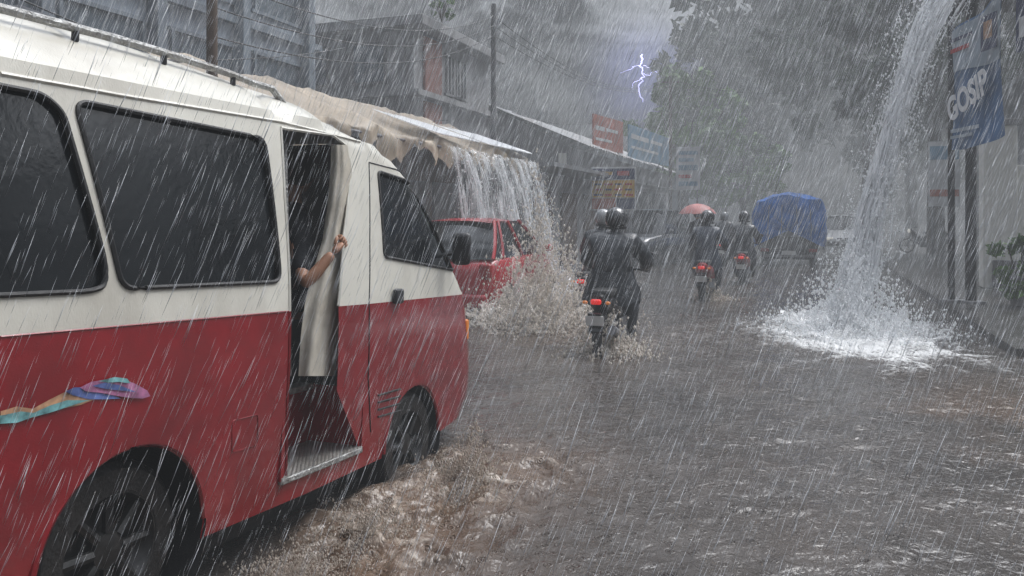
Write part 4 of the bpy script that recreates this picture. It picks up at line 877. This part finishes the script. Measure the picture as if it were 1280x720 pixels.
tree('bright green tree behind the white street sign', 12.6, 58, 7.6, 4.2, 4.6, leafB, 4)
tree('dark hazy tree right of the bright green tree', 19.0, 72, 10.5, 5.5, 8, leafC, 5)
tree('tree rising above the white wall at the far right', 17.5, 27, 7.5, 3.6, 3.6, leafA, 6)
tree('hazy tree behind the far end of the right pavement', 33, 66, 12, 7.5, 9, leafC, 7)
tree('pale green shrubby tree low behind the distant motorcycles', 16.8, 58, 4.6, 3.2, 3.0, leafB, 8)
for o_ in (leafA, leafB, leafC): bpy.data.objects.remove(o_)
# ------------------------------------------------------------ lightning
def bolt(pts, r0, seed, mb):
    rnd = random.Random(seed); out = [Vector(pts[0])]
    for a, b_ in zip(pts, pts[1:]):
        a = Vector(a); b_ = Vector(b_)
        for k in range(1, 6): out.append(a.lerp(b_, k/5)+Vector((rnd.uniform(-.3,.3),0,rnd.uniform(-.15,.15))))
    mb.tube(out, [lerp(r0, r0*.4, i/(len(out)-1)) for i in range(len(out))], 5)
m_l = bpy.data.materials.new('lightning'); m_l.use_nodes = True; m_l.node_tree.nodes['Principled BSDF'].inputs['Emission Color'].default_value = (.55,.55,1,1); m_l.node_tree.nodes['Principled BSDF'].inputs['Emission Strength'].default_value = 8
lb = thing('lightning_bolt', 'bright violet lightning bolt forking in the storm sky', 'lightning', (0,0,0), 0)
Yb = 140
mb = MB(); bolt([P(803,68,Yb),P(801,82,Yb),P(804,95,Yb),P(799,110,Yb),P(803,127,Yb)], .16, 1, mb); mb.build('main_stroke', m_l, lb)
for i, pp in enumerate(([(801,82),(790,84),(776,92)],[(804,82),(815,86),(828,97)],[(803,96),(793,104),(790,114)],[(804,92),(812,94),(819,88)])):
    mb = MB(); bolt([P(a, c, Yb) for a, c in pp], .05, 5+i, mb); mb.build('branch', m_l, lb)
# ------------------------------------------------------------ falling water
def drops(mb, fn, n, r0, r1, rnd):
    for _ in range(n):
        c = Vector(fn(rnd)); r_ = r0+(r1-r0)*rnd.random()**2.5; s = rnd.uniform(1,2.2)
        mb.add([c+Vector((r_,0,0)), c+Vector((0,r_,0)), c-Vector((r_,0,0)), c-Vector((0,r_,0)), c+Vector((0,0,r_*s)), c-Vector((0,0,r_*s))], [(0,1,4),(1,2,4),(2,3,4),(3,0,4),(1,0,5),(2,1,5),(3,2,5),(0,3,5)])
def strands(mb, path, n, sp0, sp1, r_, rnd, seglen=(.25,1.0)):
    for _ in range(n):
        a = rnd.uniform(-1,1); b_ = rnd.gauss(0,1); f0 = rnd.uniform(0,.92); f1 = min(1, f0+rnd.uniform(*seglen)); k = 9; pts = []
        ph = rnd.uniform(0,6); rr = rnd.uniform(.3,1)*r_
        for i in range(k+1):
            f = lerp(f0, f1, i/k); sp = sp0(f) if callable(sp0) else lerp(sp0, sp1, f); p = path(f, a)+Vector((a*sp, b_*sp*.4, 0))+Vector((math.sin(ph+f*14)*.015, math.cos(ph+f*11)*.015, 0)); pts.append(p)
        rs = [rr*(.2+.8*math.sin(PI*min(1,(i+.6)/(k+1))))*rnd.uniform(.5,1.5) for i in range(k+1)]
        mb.tube(pts, rs, 4, cap=False)
rnd = random.Random(3)
s0 = Vector((7.72,12.85,5.65)); s1 = Vector((4.70,11.1,.03))
def arcR(f, a):
    t = f**.46
    return Vector((lerp(s0.x, s1.x, t), lerp(s0.y, s1.y, t), s0.z-(s0.z-s1.z)*f))
spr = lambda f: np.interp(f, [0,.10,.3,.6,1], [.12,.24,.15,.11,.20])
mb = MB(); strands(mb, arcR, 430, spr, 0, .020, rnd, (.04,.22)); strands(mb, arcR, 150, lambda f: spr(f)*1.9, 0, .009, rnd, (.03,.12))
strands(mb, lambda f, a: arcR(f, a)+Vector((-.42*max(0,f-.3)**1.2, 0, 0)), 130, .04, .12, .014, rnd, (.08,.3))
o = mb.build('waterfall', M_['fall'], recalc=False); tag(o, 'thick arc of rainwater pouring from the gutter at top right onto the road', 'waterfall')
for lay in range(3):
    mb = MB(); rows = []
    for i in range(61):
        f = i/60; row = []
        for j in range(15):
            a = -1+2*j/14; p = arcR(f, a)+Vector((a*spr(f)*(1+.35*math.sin(f*23+lay*2)*(.5+f)), .16*math.cos(a*PI/2)*(lay-1)+.06*math.sin(a*6+f*9+lay), .05*math.sin(a*9+lay*3+f*20))); row.append(p)
        rows.append(row)
    mb.grid(rows); mb.build('water_sheet', M_['curtain'], o, recalc=False, ang=170)
mb = MB(); drops(mb, lambda r: (lambda f: arcR(f, 0)+Vector((r.gauss(0,spr(f)*1.4), r.gauss(0,.15), r.gauss(0,.12))))(r.random()), 7000, .003, .018, rnd); mb.build('spray', M_['drop'], o, recalc=False)
def splash(label, c, rx, ry, hgt, nd, seed, m_='drop', fr='froth', lean=(0,0), shells=4, r1=.02, ns=90):
    rnd = random.Random(seed); mb = MB(); C_ = Vector(c)
    def fn(r):
        a = r.uniform(0, 2*PI); k = min(1.3, abs(r.gauss(0,.5))); h = hgt*r.random()**1.6*1.5*math.exp(-k*1.3); lump = 1+.5*math.sin(a*5+seed)+.3*math.sin(a*11)
        return C_+Vector((rx*k*math.cos(a)+lean[0]*h/hgt, ry*k*math.sin(a)+lean[1]*h/hgt, h*lump))
    drops(mb, fn, nd, .003, r1, rnd)
    for _ in range(ns):
        a = rnd.uniform(0, 2*PI); k = rnd.random()**.8; h = hgt*rnd.uniform(.3,1)*(1-.6*k); pts = []; f0 = rnd.uniform(0,.5); f1 = f0+rnd.uniform(.08,.2)
        for i in range(5):
            f = lerp(f0, f1, i/4); pts.append(C_+Vector((rx*k*math.cos(a)*f+lean[0]*f, ry*k*math.sin(a)*f+lean[1]*f, 4*h*f*(1-f))))
        w = rnd.uniform(.004,.012); mb.tube(pts, [w*(1-.6*i/4)*rnd.uniform(.6,1.4) for i in range(5)], 4, cap=False)
    o = mb.build('splash', M_[m_], recalc=False); tag(o, label, 'splash')
    for s_ in range(shells):
        mb = MB(); rows = []; rb = .10+.20*s_; hh_ = hgt*(1.0-.20*s_)
        for i in range(73):
            a = 2*PI*i/72; n1_ = noise.noise(Vector((math.cos(a)*2.2, math.sin(a)*2.2, s_*5+seed))); n2_ = noise.noise(Vector((math.cos(a)*9, math.sin(a)*9, s_*5+seed))); row = []
            hm = max(.12, .60+.9*n1_+.7*n2_)
            for j in range(9):
                f = j/8; rr = rb+f*.28+.05*noise.noise(Vector((math.cos(a)*9, math.sin(a)*9, f*3+s_)))
                row.append(C_+Vector((rx*rr*math.cos(a)+lean[0]*f*.6, ry*rr*math.sin(a)+lean[1]*f*.6, hh_*hm*(f**.75)*(1-.25*f))))
            rows.append(row)
        mb.grid(rows); mb.build('froth_sheet', M_[fr], o, recalc=False, ang=170)
    return o
splash('white splash crown where the gutter water hits the road', (4.60,10.8,-.02), 1.15, 1.4, .66, 13000, 5, r1=.020, ns=120, shells=4)
splash('brown and white spray thrown up beside the red car', (.50,11.6,-.02), 1.15, 1.2, 1.05, 15000, 6, 'drop_tan', 'froth_tan', lean=(-.1,-.2), ns=120, shells=4, r1=.020)
splash('white water boiling under the awning sheets behind the red car', (.75,15.6,-.02), .9, 1.2, .8, 4000, 16)
splash('spray at the rear wheel of the nearest motorcycle', (1.12,9.1,-.02), .55, .5, .28, 3500, 7, 'drop_tan', 'froth_brown', ns=40, shells=2)
splash('spray under the second nearest motorcycle', (3.7,14.9,-.02), .45, .4, .22, 1500, 17, 'drop_tan', 'froth_brown', ns=20, shells=2)
splash('muddy spray thrown from the front wheel of the minibus', (-.36,4.78,-.02), .30, .5, .20, 4500, 8, 'muddy', lean=(.12,-.1), r1=.008, ns=15, shells=0)
splash('muddy churned spray along the side of the minibus sill', (-.8,4.0,-.02), .38, .6, .11, 4000, 9, 'muddy', lean=(.1,-.1), r1=.007, ns=15, shells=0)
splash('muddy spray in front of the minibus rear wheel', (-1.0,3.45,-.02), .35, .45, .11, 3000, 19, 'muddy', lean=(.1,-.05), r1=.007, ns=10, shells=0)
AM = Matrix.Translation((-3.9,10.6,0)) @ Matrix.Rotation(RZ, 4, 'Z')
def awfall(label, u0, u1, n, thick=.014, seed=1, lays=2):
    rnd = random.Random(seed); mb = MB(); U = (u0+u1)/2; hw = (u1-u0)/2
    path = lambda f, a: AM @ Vector((U+a*hw*(1+.15*f), -1.2-(.60+.2*math.sin(a*5+seed))*f**.5, 2.80*(1-f)+.05))
    strands(mb, path, n, .0, .05, thick, rnd, (.04,.25))
    drops(mb, lambda r: path(r.random(), r.uniform(-1.15,1.15))+Vector((r.gauss(0,.13), r.gauss(0,.13), 0)), n*9, .003, .014, rnd)
    o = mb.build('waterfall', M_['fall'], recalc=False); tag(o, label, 'waterfall', 'rainwater sheets falling off the awning')
    for l_ in range(lays):
        mb = MB(); mb.grid([[path(i/24, -1+2*j/30)+Vector((.05*math.sin(j*1.3+i*.2+l_), .07*math.sin(j*.9+l_*2+i*.15)+l_*.08, .10*math.sin(j*.7)*(i/24))) for j in range(31)] for i in range(25)]); mb.build('water_sheet', M_['curtain'], o, recalc=False, ang=170)
awfall('broad sheet of rainwater falling off the far end of the awning', 7.9, 9.4, 300, .014, 1, 2)
awfall('second sheet of rainwater just left of the broad far sheet', 6.6, 7.5, 170, .013, 4, 1)
awfall('narrower sheet of rainwater falling off the middle of the awning', 4.6, 5.7, 160, .012, 2, 1)
awfall('thin trickles of rainwater between the awning sheets', 5.8, 6.5, 60, .008, 3, 1)
rnd = random.Random(12); mb = MB()
for _ in range(460):
    u = rnd.choice([rnd.uniform(6.6,9.2), rnd.uniform(4.2,6.0), rnd.uniform(7.6,9.2)]); f0 = rnd.uniform(0,.7); ph = rnd.uniform(0,6)
    pts = [AM @ Vector((u+.05*math.sin(k+ph), lerp(.2,-1.24,f), lerp(3.50,2.98,f)+.05)) for k, f in enumerate(np.linspace(f0,1,7))]; mb.tube(pts, [.004,.008,.011,.014,.016,.016,.012], 4, cap=False)
tag(mb.build('runoff', M_['fall'], recalc=False), 'white runoff streaming over the awning cloth', 'water', kind='stuff')
rnd = random.Random(44); mb = MB()
for _ in range(1800):
    y = 2.9+rnd.random()**1.3*15; x = rnd.uniform(-.75,.75)*y+.8
    if (x+.61)*.938-(y-4.96)*.347 < .05 and y < 7.5: continue
    h = rnd.uniform(.02,.06)
    for k in range(rnd.randint(2,5)):
        c = Vector((x+rnd.gauss(0,.012), y+rnd.gauss(0,.012), rnd.uniform(0,h)+.01)); r_ = rnd.uniform(.0010,.0030)
        mb.add([c+Vector((r_,0,-r_)), c+Vector((-r_,r_,-r_)), c+Vector((-r_,-r_,-r_)), c+Vector((0,0,r_*1.6))], [(0,1,3),(1,2,3),(2,0,3),(0,2,1)])
tag(mb.build('raindrop_splashes', M_['muddy'], recalc=False, smooth=False), 'tiny droplets bouncing off the flooded road', 'rain', kind='stuff')
# ------------------------------------------------------------ rain
def rain(n, bx, Lr, w, seed):
    r = np.random.RandomState(seed); x = r.uniform(*bx[0], n); y = r.uniform(*bx[1], n); z = r.uniform(*bx[2], n); Ln = r.uniform(*Lr, n); ww = w[0]+(w[1]-w[0])*r.random_sample(n)**2
    sl = .40+r.normal(0,.05,n); c = np.stack([x,y,z],1); d = np.stack([sl, r.normal(0,.04,n), np.ones(n)],1); d /= np.linalg.norm(d,axis=1)[:,None]
    a = c; e = c+d*Ln[:,None]; mdl = c+d*(Ln*.4)[:,None]
    tri = [np.array([math.cos(k*2*PI/3), math.sin(k*2*PI/3), 0]) for k in range(3)]
    V = np.empty((n,5,3)); V[:,0] = a; V[:,4] = e
    for k in range(3): V[:,k+1] = mdl+tri[k]*ww[:,None]
    F = np.array([(0,1,2),(0,2,3),(0,3,1),(4,2,1),(4,3,2),(4,1,3)])
    return V.reshape(-1,3), (F[None]+np.arange(n)[:,None,None]*5).reshape(-1,3)
Vs = []; Fs = []; b0 = 0
for args in ((95000, ((-9,12),(2.2,17),(0,7.5)), (.12,.28), (.0008,.0019), 1), (32000, ((-3,3.2),(1.1,4.6),(.1,3.4)), (.04,.12), (.0003,.0008), 2), (45000, ((-12,24),(15,36),(0,12)), (.25,.7), (.0018,.0044), 3)):
    v_, f_ = rain(*args); Vs.append(v_); Fs.append(f_+b0); b0 += len(v_)
v_ = np.concatenate(Vs); f_ = np.concatenate(Fs)
me = bpy.data.meshes.new('rain'); me.vertices.add(len(v_)); me.vertices.foreach_set('co', v_.ravel()); me.loops.add(f_.size); me.loops.foreach_set('vertex_index', f_.ravel().astype(np.int32))
me.polygons.add(len(f_)); me.polygons.foreach_set('loop_start', np.arange(0, f_.size, 3, dtype=np.int32)); me.polygons.foreach_set('loop_total', np.full(len(f_), 3, dtype=np.int32)); me.update(calc_edges=True)
me.materials.append(M_['rain']); ro = bpy.data.objects.new('rain', me); COL.objects.link(ro); tag(ro, 'slanting heavy raindrops falling across the whole street', 'rain', kind='stuff')
# ------------------------------------------------------------ mist volume
mv = bpy.data.materials.new('mist'); mv.use_nodes = True; nt = mv.node_tree; nt.nodes.clear(); o = nt.nodes.new('ShaderNodeOutputMaterial')
ab = nt.nodes.new('ShaderNodeVolumeAbsorption'); ab.inputs['Color'].default_value = (0,0,0,1); DEN = .014; ab.inputs['Density'].default_value = DEN
em = nt.nodes.new('ShaderNodeEmission'); em.inputs['Color'].default_value = (.265,.28,.30,1); em.inputs['Strength'].default_value = DEN  # emission stands in for sky light scattered by the mist
ad = nt.nodes.new('ShaderNodeAddShader'); nt.links.new(ab.outputs[0], ad.inputs[0]); nt.links.new(em.outputs[0], ad.inputs[1]); nt.links.new(ad.outputs[0], o.inputs['Volume'])
mb = MB(); mb.box((10,45,8.5),(200,112,19)); struct(mb.build('mist', mv, smooth=False))
# ------------------------------------------------------------ world, sun, camera
w = bpy.data.worlds.new('World'); S.world = w; w.use_nodes = True; nt = w.node_tree; N = nt.nodes; Lk = nt.links; bg = N['Background']
sky = N.new('ShaderNodeTexSky'); sky.sky_type = 'NISHITA'; sky.sun_disc = False; sky.sun_elevation = R(55); sky.sun_rotation = R(60); sky.air_density = 1.5; sky.dust_density = 5
hs = N.new('ShaderNodeHueSaturation'); hs.inputs['Saturation'].default_value = .2; Lk.new(sky.outputs[0], hs.inputs['Color'])
tc = N.new('ShaderNodeTexCoord'); mp = N.new('ShaderNodeMapping'); mp.inputs['Scale'].default_value = (2.4,2.4,6.0); Lk.new(tc.outputs['Generated'], mp.inputs[0])
no = N.new('ShaderNodeTexNoise'); no.inputs['Scale'].default_value = 2.3; no.inputs['Detail'].default_value = 8; no.inputs['Roughness'].default_value = .58; no.inputs['Distortion'].default_value = .6; Lk.new(mp.outputs[0], no.inputs['Vector'])
cr = N.new('ShaderNodeValToRGB'); cr.color_ramp.elements[0].position = .43; cr.color_ramp.elements[1].position = .62; cr.color_ramp.elements[0].color = (.012,.014,.018,1); cr.color_ramp.elements[1].color = (.85,.88,.93,1); Lk.new(no.outputs['Fac'], cr.inputs['Fac'])
mx = N.new('ShaderNodeMixRGB'); mx.blend_type = 'MULTIPLY'; mx.inputs['Fac'].default_value = 1; Lk.new(hs.outputs[0], mx.inputs['Color1']); Lk.new(cr.outputs[0], mx.inputs['Color2'])
sx = N.new('ShaderNodeSeparateXYZ'); Lk.new(tc.outputs['Generated'], sx.inputs[0])
mr = N.new('ShaderNodeMapRange'); mr.inputs['From Min'].default_value = .18; mr.inputs['From Max'].default_value = .9; mr.inputs['To Min'].default_value = .62; mr.inputs['To Max'].default_value = 8.8; Lk.new(sx.outputs['Z'], mr.inputs['Value'])
m2 = N.new('ShaderNodeVectorMath'); m2.operation = 'SCALE'; Lk.new(mx.outputs[0], m2.inputs[0]); Lk.new(mr.outputs[0], m2.inputs['Scale'])
dv = (P(802,98,140)-Vector((0,0,H))).normalized()
dp = N.new('ShaderNodeVectorMath'); dp.operation = 'DOT_PRODUCT'; nv = N.new('ShaderNodeVectorMath'); nv.operation = 'NORMALIZE'; Lk.new(tc.outputs['Generated'], nv.inputs[0]); Lk.new(nv.outputs[0], dp.inputs[0]); dp.inputs[1].default_value = dv
pw = N.new('ShaderNodeMath'); pw.operation = 'POWER'; Lk.new(dp.outputs['Value'], pw.inputs[0]); pw.inputs[1].default_value = 900
gm = N.new('ShaderNodeMath'); gm.operation = 'MULTIPLY'; Lk.new(pw.outputs[0], gm.inputs[0]); Lk.new(no.outputs['Fac'], gm.inputs[1])
gl = N.new('ShaderNodeVectorMath'); gl.operation = 'SCALE'; gl.inputs[0].default_value = (8,9,18); Lk.new(gm.outputs[0], gl.inputs['Scale'])  # violet glow of the bolt on the clouds, painted into the sky colour
ad2 = N.new('ShaderNodeVectorMath'); ad2.operation = 'ADD'; Lk.new(m2.outputs[0], ad2.inputs[0]); Lk.new(gl.outputs[0], ad2.inputs[1])
Lk.new(ad2.outputs[0], bg.inputs['Color']); bg.inputs['Strength'].default_value = .13
sd = bpy.data.lights.new('sun', 'SUN'); sd.energy = 1.3; sd.angle = R(25); sd.color = (1,.98,.95); so = bpy.data.objects.new('sun', sd); COL.objects.link(so)
so.rotation_euler = Vector((-.45,-.30,-1)).to_track_quat('-Z','Y').to_euler()
cd = bpy.data.cameras.new('camera'); cd.lens = 36*1000/1280; cd.sensor_width = 36; cd.shift_y = -(360-YH)/1280; cd.clip_end = 1000; cd.clip_start = .05
co = bpy.data.objects.new('camera', cd); COL.objects.link(co); co.location = (0,0,H); co.rotation_euler = (PI/2,0,0); S.camera = co
S.view_settings.view_transform = 'Standard'; S.view_settings.look = 'None'; S.view_settings.exposure = 0
